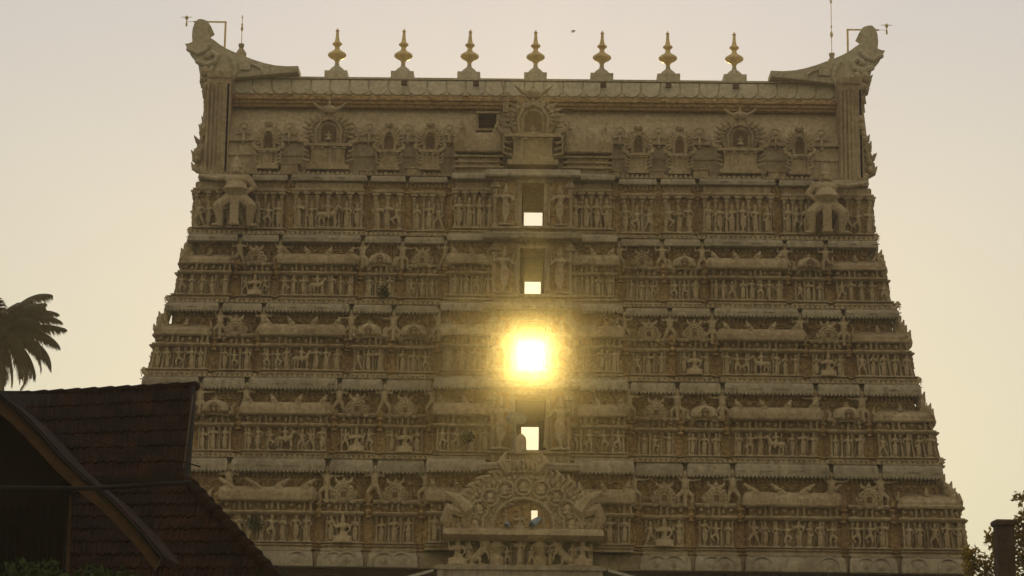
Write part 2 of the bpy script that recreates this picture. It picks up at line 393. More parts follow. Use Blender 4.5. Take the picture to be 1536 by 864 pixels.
make_fig('bracket_figure', .022, ra='up', la='up', legs='lunge', belly=.04, base=False, crown=.10)
make_fig('bracket_figure_b', .022, ra='over', la='out', legs='squat', belly=.05, base=False, crown=.10)
make_fig('giant_guardian', .009, base=False, ra='out', la='hip', legs='squat', belly=.13, crown=.16, face=True, fat=1.32)
sculpt_rider(); sculpt_lion()

# ---------------------------------------------------------------- the tower: measures
YF = [0.0, 0.9, 1.8, 2.7, 3.5]                     # wall planes of the five storeys
CY = 7.0
EB = [853, 711, 587, 471, 367, 275]                # bottom line of each cornice in the photograph
PCH = [142, 124, 116, 104, 92]
WPX = [657, 613, 575, 538, 514]                    # half widths
EWP = [657, 626, 592, 558, 525, 508]
tower = empty('temple_tower', (0, CY, 0))
tag(tower, 'tall cream carved gateway tower, the low sun shining through its middle window', 'temple tower')
TI = Matrix.Translation((0, -CY, 0))
def P(mb, name, mats, parent=None, smooth=False):  # a part of the tower, its mesh given in world coordinates
    o = mb.build(name, mats, parent or tower, smooth)
    o.matrix_local = TI if not parent or parent is tower else Matrix.Identity(4)
    return o
def PM(name, me, M_, parent=None):                 # a part placed by a world matrix
    return put(name, me, tower, TI @ M_)
# level table
ZE = [zat(EB[i], (YF[i - 1] if i else -0.9) - 0.4) for i in range(6)]   # cornice bottoms
HE = [.024 * 31, .74, .66, .50, .46, .40]                               # cornice heights
HE = [0.80, 0.66, 0.58, 0.45, 0.43, 0.38]
print('ZE', [round(z, 2) for z in ZE])
# doors: front rect (px) and the far opening (px)
DOOR = [None, (770, 817, 592, 675), (774, 819, 480, 553), (780, 817, 373, 441), (784, 817, 275, 339)]
FAR = [(792, 812, 761), (782, 808, 640), (779, 813, 514), (787, 811, 422), (786, 814, 318)]
CP = 1.35                                                                # how far the central bay stands out
holes = []
for i in range(5):
    if DOOR[i]:
        x0, x1, y0, y1 = DOOR[i]; Y = YF[i] - CP
        xw = wat((x1 - x0) / 2, (y0 + y1) / 2, Y)
        holes.append((-xw, xw, zat(y1, Y), zat(y0, Y)))
    else: holes.append((-.75, .75, zat(800, -1.4), zat(752, -1.4)))
def face(Wd, Y, kind):
    if kind == 'front': return Matrix.Translation((0, Y, 0))
    if kind == 'right': return Matrix.Translation((Wd, CY, 0)) @ Matrix.Rotation(math.pi / 2, 4, 'Z')
    if kind == 'left': return Matrix.Translation((-Wd, CY, 0)) @ Matrix.Rotation(-math.pi / 2, 4, 'Z')
    return Matrix.Translation((0, 2 * CY - Y, 0)) @ Matrix.Rotation(math.pi, 4, 'Z')

def kapota(h, over):
    """profile of a rolled cornice"""
    pr = [(0.0, -.02), (over * .93, 0.0), (over, .03), (over, .10 * h)]
    for k in range(1, 7):
        a = k / 6 * math.pi / 2; pr.append((over * (.30 + .68 * math.cos(a)), .10 * h + .78 * h * math.sin(a)))
    pr += [(over * .34, .92 * h), (over * .34, h)]
    return pr
def eave(mb, x0, x1, z, h, p, over=.45, beads=True, kudu=0, yb=.2):
    """one length of rolled cornice standing p out from the wall"""
    mb.loft(x0, x1, -p, yb, [(d, z + q) for d, q in kapota(h, over)], side=.35)
    if beads:
        n = max(3, int((x1 - x0 + over * .6) / .17)); a = x0 - over * .3; st = (x1 - x0 + over * .6) / n
        for k in range(n):
            x = a + (k + .5) * st
            mb.box(x - .045, x + .045, -p - over - .025, -p - over + .06, z - .055, z + .05)
    for k in range(kudu):
        x = x0 + (k + .5) * (x1 - x0) / kudu; r = h * .42
        mb.prism([(x + r * math.cos(t) * 1.15, z + .12 * h + max(0, r * math.sin(t)) * 1.5 + (.18 if abs(t - math.pi/2) < .1 else 0)) for t in [math.pi * j / 10 for j in range(11)]], -p - over * .99 - .03, -p - .1, inset=.05)
        mb.lathe(x, 0, [(0.001, 0)] * 2, 3) if False else None
        mb.ball((x, -p - over - .03, z + .12 * h + r * .5), (r * .36, .06, r * .4), 8)
def dentil(mb, x0, x1, z0, z1, p):
    mb.box(x0, x1, -p, .1, z0, z1)
    n = max(2, int((x1 - x0) / .2)); st = (x1 - x0) / n
    for k in range(n): mb.box(x0 + (k + .25) * st, x0 + (k + .72) * st, -p - .14, -p, z0 + .35 * (z1 - z0), z1 - .005)
def pilaster(mb, x, p, z0, z1, r=.06):
    h = z1 - z0
    mb.lathe(x, -p, [(r * 1.5, z0), (r * 1.5, z0 + .06 * h), (r, z0 + .09 * h), (r * .9, z0 + .6 * h), (r * 1.3, z0 + .66 * h), (r * .8, z0 + .72 * h), (r * 1.5, z0 + .79 * h), (r * 1.7, z0 + .84 * h), (r, z0 + .86 * h)], 8)
    mb.box(x - r * 2.3, x + r * 2.3, -p - r * 1.7, -p + r, z0 + .87 * h, z0 + .95 * h)
    mb.box(x - r * 1.5, x + r * 1.5, -p - r * 1.4, -p + r, z0 + .95 * h, z1)
def vase(mb, x, p, z0, z1, r):
    h = z1 - z0
    mb.lathe(x, -p, [(r * .9, z0), (r * .9, z0 + .06 * h), (r * .45, z0 + .10 * h), (r * .8, z0 + .16 * h), (r * .95, z0 + .24 * h), (r * .5, z0 + .33 * h), (r * .35, z0 + .40 * h), (r * 1.1, z0 + .47 * h), (r * 1.15, z0 + .52 * h),
        (r * .55, z0 + .56 * h), (r * .95, z0 + .63 * h), (r * 1.05, z0 + .75 * h), (r * .8, z0 + .87 * h), (r * .28, z0 + .93 * h), (r * .2, z0 + .97 * h), (.01, z1)], 9)
def scroll(mb, x, p, z0, z1, s):
    h = z1 - z0
    mb.tube([(x, -p, z0), (x + s * .16, -p - .08, z0 + .3 * h), (x + s * .12, -p - .1, z0 + .65 * h), (x + s * .24, -p - .12, z1)], [.07, .06, .06, .09], 6)
def lev(i):
    """world heights of the lines of storey i"""
    z0 = ZE[i] + HE[i]; z1 = ZE[i + 1]; zb = ZE[i]; ph = z1 - zb
    f = lambda t: z1 - t * ph
    if i < 4: return dict(z0=z0, z1=z1, dent=f(.085), roof=f(.10), la=f(.285), la1=f(.325), lb=f(.415), lb1=f(.455), ni=f(.735), ba=z0)
    return dict(z0=z0, z1=z1, dent=f(.11), roof=None, la=None, lb=f(.13), lb1=f(.18), ni=f(.74), ba=z0)
def base_mould(mb, x0, x1, p, z0, z1):
    h = z1 - z0
    mb.loft(x0, x1, -p, .1, [(.22, z0), (.22, z0 + .22 * h), (.12, z0 + .26 * h), (.12, z0 + .42 * h), (.20, z0 + .47 * h), (.24, z0 + .58 * h), (.20, z0 + .69 * h), (.10, z0 + .74 * h), (.10, z0 + .86 * h), (.26, z0 + .9 * h), (.26, z1)], side=.5)
def ledge(mb, x0, x1, p, z0, z1, o=.2):
    h = z1 - z0
    mb.loft(x0, x1, -p, .1, [(.02, z0 - .10 * h), (o * .8, z0), (o, z0 + .25 * h), (o * .95, z0 + .55 * h), (o * .5, z1 - .01), (.02, z1)], side=.5)
def shrine_body(x0, x1, p, lv, fig=True, i=0):
    """pilastered walls of a miniature shrine up to its roof line"""
    mb = MB(); w_ = x1 - x0; q = .16 if p > .2 else .10
    mb.box(x0 + .10, x1 - .10, -p + q, .1, lv['ni'], lv['lb'], 1)
    mb.box(x0 + .03, x1 - .03, -p + .02, .1, lv['ba'], lv['ni'] - .01)
    if i < 4: mb.box(x0 + .10, x1 - .10, -p + q * .8, .1, lv['lb'] + .002, lv['la'] + .01, 1)
    else: mb.box(x0 + .05, x1 - .05, -p + .1, .1, lv['lb'] + .002, lv['z1'] - .05)
    mb.box(x0 + .03, x1 - .03, -p + .03, .1, lv['lb'] - .16 * (lv['lb'] - lv['ni']) * (1 if i < 4 else .5), lv['lb'] - .002)
    base_mould(mb, x0, x1, p, lv['ba'], lv['ni'])
    n = max(2, int(round(w_ / .56)))
    for k in range(n + 1): pilaster(mb, x0 + .1 + k * (w_ - .2) / n, p + .02, lv['ni'], lv['lb'], .055 if i < 4 else .07)
    nh = lv['lb'] - lv['ni']; fz = lv['ni'] + .02; sc_h = nh * (.55 if i < 4 else .45)
    for k in range(2 * n):                         # low relief attendants between the pilasters
        x = x0 + .1 + (k + .5) * (w_ - .2) / (2 * n) + rnd.uniform(-.03, .03); hh = sc_h * rnd.uniform(.8, 1.25); s = rnd.choice((-1, 1)); y_ = -p + q - .02
        mb.tube([(x - .03, y_, fz), (x + .02 * s, y_ - .02, fz + hh * .45), (x, y_ - .02, fz + hh * .75)], [.05, .07, .075], 6)
        mb.ball((x, y_ - .03, fz + hh * .92), (.055, .055, .07), 6)
        mb.tube([(x + s * .07, y_, fz + hh * .72), (x + s * .15, y_ - .02, fz + hh * (.5 if k % 2 else .95))], [.03, .025], 5)
    if i < 4:
        ledge(mb, x0, x1, p + .05, lv['lb'], lv['lb1'], .24); ledge(mb, x0, x1, p + .02, lv['la'], lv['la1'], .2)
        m = max(3, int(round(w_ / .36)))
        for k in range(m):
            x = x0 + (k + .5) * w_ / m
            if k % 2: mb.ball((x, -p - .06, (lv['lb1'] + lv['la']) / 2), (.08, .07, .12), 7)
            elif k % 4 == 0:
                mb.ball((x, -p - .06, lv['lb1'] + .6 * (lv['la'] - lv['lb1'])), (.10, .08, .09), 7); mb.box(x - .13, x + .13, -p - .08, -p + .05, lv['lb1'], lv['lb1'] + .3 * (lv['la'] - lv['lb1']))
            else:
                for s in (-1, 1): scroll(mb, x, p + .02, lv['lb1'], lv['la'], s)
    else:
        ledge(mb, x0, x1, p + .03, lv['lb'], lv['lb1'], .16)
        mb.loft(x0, x1, -p, .1, [(.05, lv['lb'] - .14), (.14, lv['lb'] - .1), (.05, lv['lb'] - .02)], side=.5)
    return mb
def kuta_roof(x0, x1, p, lv):
    mb = MB(); cx = (x0 + x1) / 2; w_ = (x1 - x0); z0 = lv['la1']; z1 = lv['roof'] + .06; h = z1 - z0; r = min(w_ * .40, h * .78)
    mb.lathe(cx, -p, [(r * .7, z0), (r * .7, z0 + .08 * h), (r * .98, z0 + .14 * h), (r * 1.05, z0 + .2 * h), (r * 1.02, z0 + .42 * h), (r * .86, z0 + .6 * h), (r * .55, z0 + .72 * h), (r * .28, z0 + .76 * h), (r * .3, z0 + .80 * h),
        (r * .16, z0 + .84 * h), (r * .2, z0 + .9 * h), (r * .07, z0 + .95 * h), (.01, z1 + .05 * h)], 16)
    # horseshoe window on the dome
    zz = z0 + .34 * h
    for s in (-1, 1): mb.tube([(cx + s * r * .35, -p - r * .98, zz - .2 * h), (cx + s * r * .42, -p - r * 1.03, zz), (cx + s * r * .25, -p - r * 1.0, zz + .17 * h), (cx, -p - r * .95, zz + .26 * h)], .055, 6)
    for s in (-1, 1):
        mb.tube([(cx + s * r * .85, -p - .1, z0), (cx + s * r * 1.25, -p - .12, z0 + .18 * h), (cx + s * r * 1.18, -p - .12, z0 + .42 * h), (cx + s * r * 1.42, -p - .12, z0 + .56 * h)], [.11, .12, .09, .05], 7)
        mb.ball((cx + s * r * 1.1, -p - .2, z0 + .10 * h), (.12, .12, .1), 6)
    niche = MB(); niche.box(cx - r * .24, cx + r * .24, -p - r * 1.03, -p - r * .7, zz - .18 * h, zz + .08 * h)  # solid block, coloured dark for the shade of a hollow
    return mb, niche
def kuta_disc(x0, x1, p, lv):
    """a lobed horseshoe disc with a crown, on two splayed feet"""
    mb = MB(); cx = (x0 + x1) / 2; z0 = lv['la1']; z1 = lv['roof'] + .10; h = z1 - z0; r = min((x1 - x0) * .34, h * .42); cz = z0 + h * .42; lob = rnd.choice([7, 9, 12])
    mb.prism([(cx + r * 1.12 * (1 + .07 * math.cos(lob * t)) * math.cos(t), cz + r * (1 + .07 * math.cos(lob * t)) * math.sin(t)) for t in [2 * math.pi * j / 40 for j in range(40)]], -p - .34, -p + .2, inset=.06)
    mb.tube([(cx + r * .62 * math.cos(t), -p - .35, cz + r * .55 * math.sin(t)) for t in [math.pi * (-.2 + 1.4 * j / 12) for j in range(13)]], .05, 5)
    for j in range(9):
        t = math.pi * (-.1 + 1.2 * j / 8); mb.ball((cx + r * .92 * math.cos(t), -p - .36, cz + r * .82 * math.sin(t)), (.06, .06, .06), 5)
    mb.lathe(cx, -p - .1, [(r * .42, cz + r * .86), (r * .5, cz + r * 1.0), (r * .3, cz + r * 1.1), (r * .36, cz + r * 1.22), (r * .16, cz + r * 1.4), (.02, z1 + .12)], 10)
    for s in (-1, 1):
        mb.tube([(cx + s * r * .3, -p - .2, cz + r * .95), (cx + s * r * .75, -p - .24, cz + r * 1.15), (cx + s * r * .85, -p - .22, cz + r * 1.5)], [.1, .08, .03], 6)
        mb.tube([(cx + s * r * .55, -p - .15, cz - r * .7), (cx + s * r * .95, -p - .2, z0 + .05)], [.14, .12], 6)
        mb.tube([(cx + s * r * 1.0, -p - .15, cz - r * .5), (cx + s * r * 1.22, -p - .18, cz - r * .2), (cx + s * r * 1.2, -p - .18, cz + r * .15)], [.12, .1, .05], 6)
    nc = MB(); nc.box(cx - r * .26, cx + r * .26, -p - .352, -p - .2, cz - r * .45, cz + r * .15)  # dark block on the disc, painted shade of a niche
    return mb, nc
def shala_roof(x0, x1, p, lv, horns=4, flare=.1):
    mb = MB(); z0 = lv['la1']; z1 = lv['roof']; h = (z1 - z0); b0 = z0 + .06 * h; bh = h * .66; d = .62
    prof = [(.05, 0)]
    for k in range(9):
        a = k / 8 * math.pi * .5; prof.append((.30 * math.cos(a) ** .8 + .02 if k < 8 else -.12, bh * math.sin(a)))
    mb.loft(x0 + .12, x1 - .12, -p - .02, .1, [(q, b0 + z) for q, z in prof], side=.0)
    mb.loft(x0 + .05, x1 - .05, -p - .05, .1, [(.30, b0 - .02), (.34, b0 + .03), (.34, b0 + .09), (.26, b0 + .12)], side=.2)
    w_ = x1 - x0
    for k in range(horns):                     # bands with a small crowned head on top of each
        x = x0 + .2 + k * (w_ - .4) / (horns - 1); s = -1 if k < horns / 2 else 1
        mb.box(x - .09, x + .09, -p - .37, -p - .1, b0, b0 + bh * .55)
        mb.box(x - .09, x + .09, -p - .25, 0, b0 + bh * .5, b0 + bh + .03)
        mb.tube([(x - s * flare, -p - .1, b0 + bh * .85), (x, -p - .12, b0 + bh * 1.15), (x + s * flare * 1.6, -p - .14, b0 + bh * 1.52)], [.16, .13, .06], 7)
        mb.ball((x + s * flare * .4, -p - .18, b0 + bh * 1.2), (.13, .12, .11), 7)
    for k in range(int(w_ / .3)):
        x = x0 + (k + .5) * w_ / int(w_ / .3); mb.box(x - .04, x + .04, -p - .345, -p - .1, b0 + .12, b0 + bh * .45)
    for s, x in ((-1, x0 + .1), (1, x1 - .1)): # gable ends
        mb.lathe(x, -p - .05, [(.001, b0), (.30, b0 + .04), (.36, b0 + bh * .5), (.24, b0 + bh * .9), (.06, b0 + bh * 1.1)], 10, sy=.9)
    return mb
LBL = {}
count = {}
def figure(kind, x, Y, z, h, rot=0.0, flip=False, name=None, parent=None, T=None):
    name = name or {'standing_figure_b': 'praying_figure', 'standing_figure_c': 'female_figure', 'standing_figure_d': 'four_armed_figure', 'standing_figure_e': 'leaning_figure', 'dancing_figure_b': 'lunging_figure', 'bracket_figure_b': 'bracket_figure', 'door_guardian_b': 'door_guardian'}.get(kind, kind)
    M_ = Matrix.Translation((x, Y, z)) @ Matrix.Rotation(rot, 4, 'Z') @ Matrix.Diagonal((-h if flip else h, h, h, 1))
    if T is not None: M_ = T @ M_
    count[name] = count.get(name, 0) + 1
    return PM(name, FIG[kind], M_)
BAYS = [(.25, .375, .14, 'kuta'), (.375, .49, .26, 'kuta'), (.49, .728, .42, 'shala'), (.728, .846, .26, 'kuta'), (.846, 1.0, .40, 'corner')]
G = .015          # half gap between bays, in half widths
rows = []
def batter(vs, W, lv):
    """the tower's ends lean inwards as they rise"""
    r = []
    for x, y, z in vs:
        if abs(x) > .8 * W: x -= math.copysign(1, x) * min(1.2, (abs(x) - .8 * W) / (.2 * W)) * (-.12 + .62 * min(1.0, max(0.0, (z - lv['ni']) / (lv['z1'] - lv['ni']))))
        r.append((x, y, z))
    return r
for i in range(5):
    Y = YF[i]; lv = lev(i); W = wat(WPX[i], EB[i + 1] + 60, Y) - .35; WE = wat(EWP[i + 1] - 7, EB[i + 1], Y)
    hx0, hx1, hz0, hz1 = holes[i]
    rows.append((W, lv))
    # -- the core with its passage
    st = MB(); Yb = 2 * CY - Y; zt = lv['z1'] + HE[i + 1]
    zs = lv['la1'] if i < 4 else lv['z1'] - .3; z0 = lv['z0'] - (HE[i] if i else 0)
    z0 = ZE[i] if i else ZE[0] + .1
    fx0, fx1, fy = (FAR[i] or (790, 810, 755)); pf = at(fx0, fy, Yb - .6); pg = at(fx1, fy, Yb - .6)
    chz = max(hz1, pf.z + .25) if FAR[i] else hz1
    for s in (-1, 1):
        x0, x1 = sorted((s * (hx1 + .002), s * W)); st.box(x0, x1, Y, Yb, z0, zs); 
        x0, x1 = sorted((s * (hx1 + .003), s * (W - .38))); st.box(x0, x1, Y + .20, Yb - .20, zs, zt)
    st.box(-hx1, hx1, Y + .3, Yb - .002, ZE[i] + HE[i] * .95 if i else z0, hz0 - .01)
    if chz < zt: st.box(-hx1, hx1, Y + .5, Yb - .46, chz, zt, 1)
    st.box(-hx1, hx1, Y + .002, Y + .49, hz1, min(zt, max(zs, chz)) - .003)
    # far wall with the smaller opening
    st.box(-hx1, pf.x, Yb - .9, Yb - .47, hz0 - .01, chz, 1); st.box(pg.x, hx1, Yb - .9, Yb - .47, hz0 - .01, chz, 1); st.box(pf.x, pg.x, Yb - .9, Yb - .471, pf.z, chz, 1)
    for s in (-1, 1): x0, x1 = sorted((s * hx1, s * (hx1 - .03))); st.box(x0, x1, Y + .51, Yb - .91, hz0, chz - .01, 1)  # thin side lining, the passage shade put into its dark colour
    # continuous lines on the recessed parts of all four sides
    for kind in ('front', 'left', 'right', 'back'):
        st.T = face(W, Y, kind); hw = W if kind in ('front', 'back') else CY - Y
        segs = [(-hw, -hx1 - 1.0), (hx1 + 1.0, hw)] if kind == 'front' else [(-hw, hw)]
        if kind == 'back': segs = [(-hw, -1.2), (1.2, hw)]
        for a, b in segs:
            base_mould(st, a, b, 0, lv['ba'], lv['ni']); ledge(st, a, b, .02, lv['lb'], lv['lb1'], .15)
            if i < 4: ledge(st, a, b, .02, lv['la'], lv['la1'], .13)
            if i < 4: st.T = face(W - .5, Y + .20, kind); dentil(st, a + .5 if abs(a) > 5 else a, b - .5 if abs(b) > 5 else b, lv['dent'], lv['z1'] - .004, .1); st.T = face(W, Y, kind)
            else: dentil(st, a, b, lv['dent'], lv['z1'] - .004, .06)
            if i < 4: 
                st.T = face(W - .5, Y + .20, kind)
                n = int((b - a) / .42)
                for k in range(n):                  # pilasters of the recess behind the small roofs
                    x = a + (k + .5) * (b - a) / n
                    if abs(x) < hw - .6: pilaster(st, x, .05, lv['la1'], lv['dent'], .055)
                st.T = face(W, Y, kind)
            n = int((b - a) / .36)
            for k in range(n):
                x = a + (k + .5) * (b - a) / n; pilaster(st, x, .03, lv['ni'], lv['lb'], .045)
                if i < 4 and k % 2: st.ball((x, -.06, (lv['lb1'] + lv['la']) / 2), (.07, .07, .11), 6)
            if i < 4:                              # vases between the shrines
                for q in (.25, .375, .49, .728, .846):
                    for s in (-1, 1):
                        x = s * q * hw / 1.0
                        if a + .2 < x < b - .2 and kind == 'front': vase(st, x, .16, lv['la1'] - .38 * (lv['la'] - lv['lb1']) - .35, lv['la1'] + .55 * (lv['roof'] - lv['la1']), .2)
    st.T = Matrix.Identity(4)
    if i < 4: st.v = batter(st.v, W, lv)
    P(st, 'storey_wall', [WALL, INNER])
    # -- shrines
    for kind in ('front', 'left', 'right'):
        T = face(W, Y, kind); hw = W if kind == 'front' else CY - Y + 0.0
        bays = BAYS if kind == 'front' else [(.0, .30, .22, 'shala0'), (.34, .62, .12, 'kuta'), (.66, 1.0, .2, 'corner')]
        for u0, u1, p, bk in bays:
            for s in ((-1, 1) if bk != 'shala0' else (1,)):
                a, b = sorted((s * (u0 + G) * hw, s * (u1 - (G if u1 < 1 else 0)) * hw))
                if bk == 'shala0': a, b = -.27 * hw, .27 * hw
                if bk == 'corner' and s > 0: b += p * .35
                if bk == 'corner' and s < 0: a -= p * .35
                mb = shrine_body(a, b, p, lv, i=i); mb.v = [tuple(T @ Vector(v)) for v in mb.v]
                if i < 4: mb.v = batter(mb.v, W, lv)
                root = P(mb, 'miniature_shrine' if kind == 'front' else 'side_shrine', [PL, WALL])
                if i < 4:
                    if bk == 'kuta': m2, nc = (kuta_disc if rnd.random() < .7 else kuta_roof)(a, b, p, lv); nm = 'dome'
                    elif bk == 'corner':
                        m2, nc = kuta_roof(a + .25, b - .25, p, lv); nm = 'dome'
                        c = (a + b) / 2; zz = lv['la1']; hh = lv['roof'] - zz
                        m2 = MB(); nc = None
                        m2.loft(a + .1, b - .1, -p - .02, .2, [(.1, zz), (.24, zz + .04 * hh), (.26, zz + .14 * hh), (.2, zz + .2 * hh), (.2, zz + .32 * hh), (.05, zz + .5 * hh), (-.25, zz + .68 * hh), (-.5, zz + .8 * hh)])
                        m2.tube([(c, -p + .1, zz + .7 * hh), (c, -p + .1, zz + .98 * hh)], [.14, .05], 7)
                        for q in (-1, 1): m2.tube([(c + q * (b - a) * .38, -p - .1, zz + .1 * hh), (c + q * ((b - a) * .5 + .1), -p - .18, zz + .45 * hh), (c + q * ((b - a) * .5 + .02), -p - .2, zz + .78 * hh)], [.15, .11, .04], 6)
                    else: m2 = shala_roof(a, b, p, lv, 4, .22 if i == 0 else .08); nc = None; nm = 'barrel_roof'
                    m2.v = batter([tuple(T @ Vector(v)) for v in m2.v], W, lv)
                    o = m2.build(nm, [PL], root, True)
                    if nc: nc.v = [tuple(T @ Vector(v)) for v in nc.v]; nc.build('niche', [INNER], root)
                # sculptures in the niches
                if kind == 'front' or i >= 0:
                    fh = (lv['lb'] - lv['ni']) * (.93 if i < 4 else .74)
                    if kind == 'front': n = {'kuta': 3, 'shala': 8, 'corner': 5}[bk]
                    else: n = 1 if bk != 'corner' else 2
                    if n == 8 and i == 4: n = 6
                    rk = rnd.random()
                    if bk == 'shala' and rk < .45:
                        figure('rider', 0 + (a + b) / 2, -p - .16, lv['ni'], fh * 1.1, 0, s > 0, 'mounted_figure', T=T); ks = [k for k in range(n) if k not in (n // 2, n // 2 - 1)]
                    elif bk == 'kuta' and rk < .35:
                        figure('seated_figure', (a + b) / 2, -p - .16, lv['ni'] + .06 * fh, fh * 1.45, T=T); ks = [0, 2] if n == 3 else []
                    else: ks = range(n)
                    for k in ks:
                        x = a + (k + .5) * (b - a) / n + rnd.uniform(-.05, .05)
                        kd = rnd.choice(['standing_figure', 'standing_figure_b', 'standing_figure_c', 'standing_figure_d', 'standing_figure_e', 'dancing_figure', 'dancing_figure_b'])
                        if n == 3 and k == 1: kd = rnd.choice(['standing_figure_d', 'dancing_figure'])
                        figure(kd, x, -p - .07, lv['ni'], fh * rnd.uniform(.86, 1.02), rnd.uniform(-.3, .3), rnd.random() < .5, T=T)
                # cornice above
                mb = MB(T); 
                e0, e1 = (a, b)
                if kind == 'front': 
                    ka = WE / W; e0 = s * (u0 * ka) * W; e1 = s * (u1 * ka) * W; e0, e1 = sorted((e0, e1)); e0 += .20; e1 -= .20
                    if bk == 'corner': e0, e1 = (e0, WE - .17) if s > 0 else (-WE + .17, e1)
                if kind != 'front': mb.T = face(WE - .75, Y + .0, kind)
                eave(mb, e0, e1, lv['z1'], HE[i + 1], p * .5 - .02, .34, beads=i < 3)
                nk = {'kuta': 1, 'shala': 3, 'corner': 2}.get(bk, 2)
                for j in range(nk):                # low horseshoe reliefs with a bud on top
                    x = e0 + (j + .5) * (e1 - e0) / nk; hh = HE[i + 1]; r = min(.34, hh * .5); yy = -(p * .5 - .02) - .34
                    mb.tube([(x + r * 1.2 * math.cos(math.pi * q / 8), yy + .04 + .2 * math.sin(math.pi * q / 8), lv['z1'] + hh * .2 + r * math.sin(math.pi * q / 8)) for q in range(9)], .035, 5)
                    mb.tube([(x, yy + .28, lv['z1'] + hh * .8), (x, yy + .3, lv['z1'] + hh * 1.12)], [.08, .03], 6)
                    for q in (-1, 1): mb.box(x + q * .5 - .16, x + q * .5 + .16, yy - .01, yy + .3, lv['z1'] + hh * .36, lv['z1'] + hh * .40) if nk > 1 else None
                # flat relief lines on the roll
                P(mb, 'cornice' if kind == 'front' else 'side_cornice', [EAVE])
        # the cornice core that runs on behind
        mb = MB(face(W, Y, kind)); hw2 = W if kind == 'front' else CY - Y
        mb.T = face(WE - .45, Y + .25, kind); hw2 = WE - .3 if kind == 'front' else CY - Y - .3
        eave(mb, -hw2 + .1, hw2 - .1, lv['z1'] + .01, HE[i + 1] - .04, .0, .22, beads=False); P(mb, 'cornice_core', [PL])
    # a band of small upright ornaments between the cornice and the next storey
    mb = MB()
    W_ = W; W = WE - .25; n = int(2 * W / .23)
    for k in range(n):
        x = -W + (k + .5) * 2 * W / n
        mb.box(x - .07, x + .07, Y - .3, Y + .3, zt - .03, zt + .10 + .03 * (k % 2))
    mb.box(-W, W, Y - .22, Y + .9, zt - .04, zt + .05)
    P(mb, 'ornament_band', [PL]); W = W_
    # bracket figures in the gaps of the cornice
    if i < 4:
        for u in (.25, .375, .49, .728, .846):
            for s in (-1, 1):
                x = s * u * WE; hh = (lv['z1'] - lv['la1']) * 1.38
                figure(rnd.choice(['bracket_figure', 'bracket_figure_b']), x, Y - .28, lv['z1'] + HE[i + 1] * .75 - hh, hh, 0, s > 0 if rnd.random() < .7 else s < 0)
                pk = MB()
    # side silhouettes: crouching lions on the cornice corners
    for s in (-1, 1):
        for yy in (Y + .1, Y + 2.2, CY, 2 * CY - Y - 2.2):
            figure('lion', s * (WE - .12), yy, zt - .12, .50 + .1 * rnd.random(), 0, s < 0, 'lion_sculpture')
            if i < 4 and yy < 4:
                vs_ = MB(); e = W - .25; hh = lv['roof'] - lv['la1']
                vase(vs_, 0, 0, 0, hh * .9, .34); vs_.v = [(x + s * (e - .1), yy + .1 + y, z + lv['la1']) for x, y, z in vs_.v]
                vs_.tube([(s * e, yy - .2, lv['la1']), (s * (e + .1), yy - .3, lv['la1'] + hh * .35), (s * (e - .25), yy - .3, lv['la1'] + hh * .7), (s * (e - .12), yy - .3, lv['la1'] + hh)], [.2, .17, .12, .05], 7)
                x_a, z_a, x_b, z_b = W + .10, lv['la'], WE - .05, lv['z1'] + .05
                for k in range(9):                 # carved lumps climbing the end of the storey
                    t = k / 8; r = .30 - .12 * t + rnd.uniform(-.05, .05); x = x_a + (x_b - x_a) * t + rnd.uniform(-.07, .07) - r * .55; z = z_a + (z_b - z_a) * t
                    vs_.ball((s * x, yy + rnd.uniform(-.1, .3), z), (r, r * 1.6, r * 1.25), 7)
                    if k % 2: vs_.tube([(s * x, yy, z), (s * (x + r * .8), yy, z + r * .6), (s * (x + r * 1.0), yy, z + r * 1.5)], [r * .7, r * .45, .03], 6)
                xx0, xx1 = sorted((s * (WE - 1.6), s * (WE - .28))); vs_.box(xx0, xx1, yy + .15, yy + 1.6, lv['la'] - .05, lv['z1'] + .04)
                P(vs_, 'corner_pinnacle', [PL], smooth=True)
            if i < 4:
                figure('bracket_figure', s * (WE + .12), yy + .6, lv['la1'] + .02, (lv['z1'] - lv['la1']) * 1.05, s * .5, s > 0)
                figure('seated_figure', s * (W + .2), yy + 1.0, lv['lb1'], .62, s * .9, False, 'seated_figure')
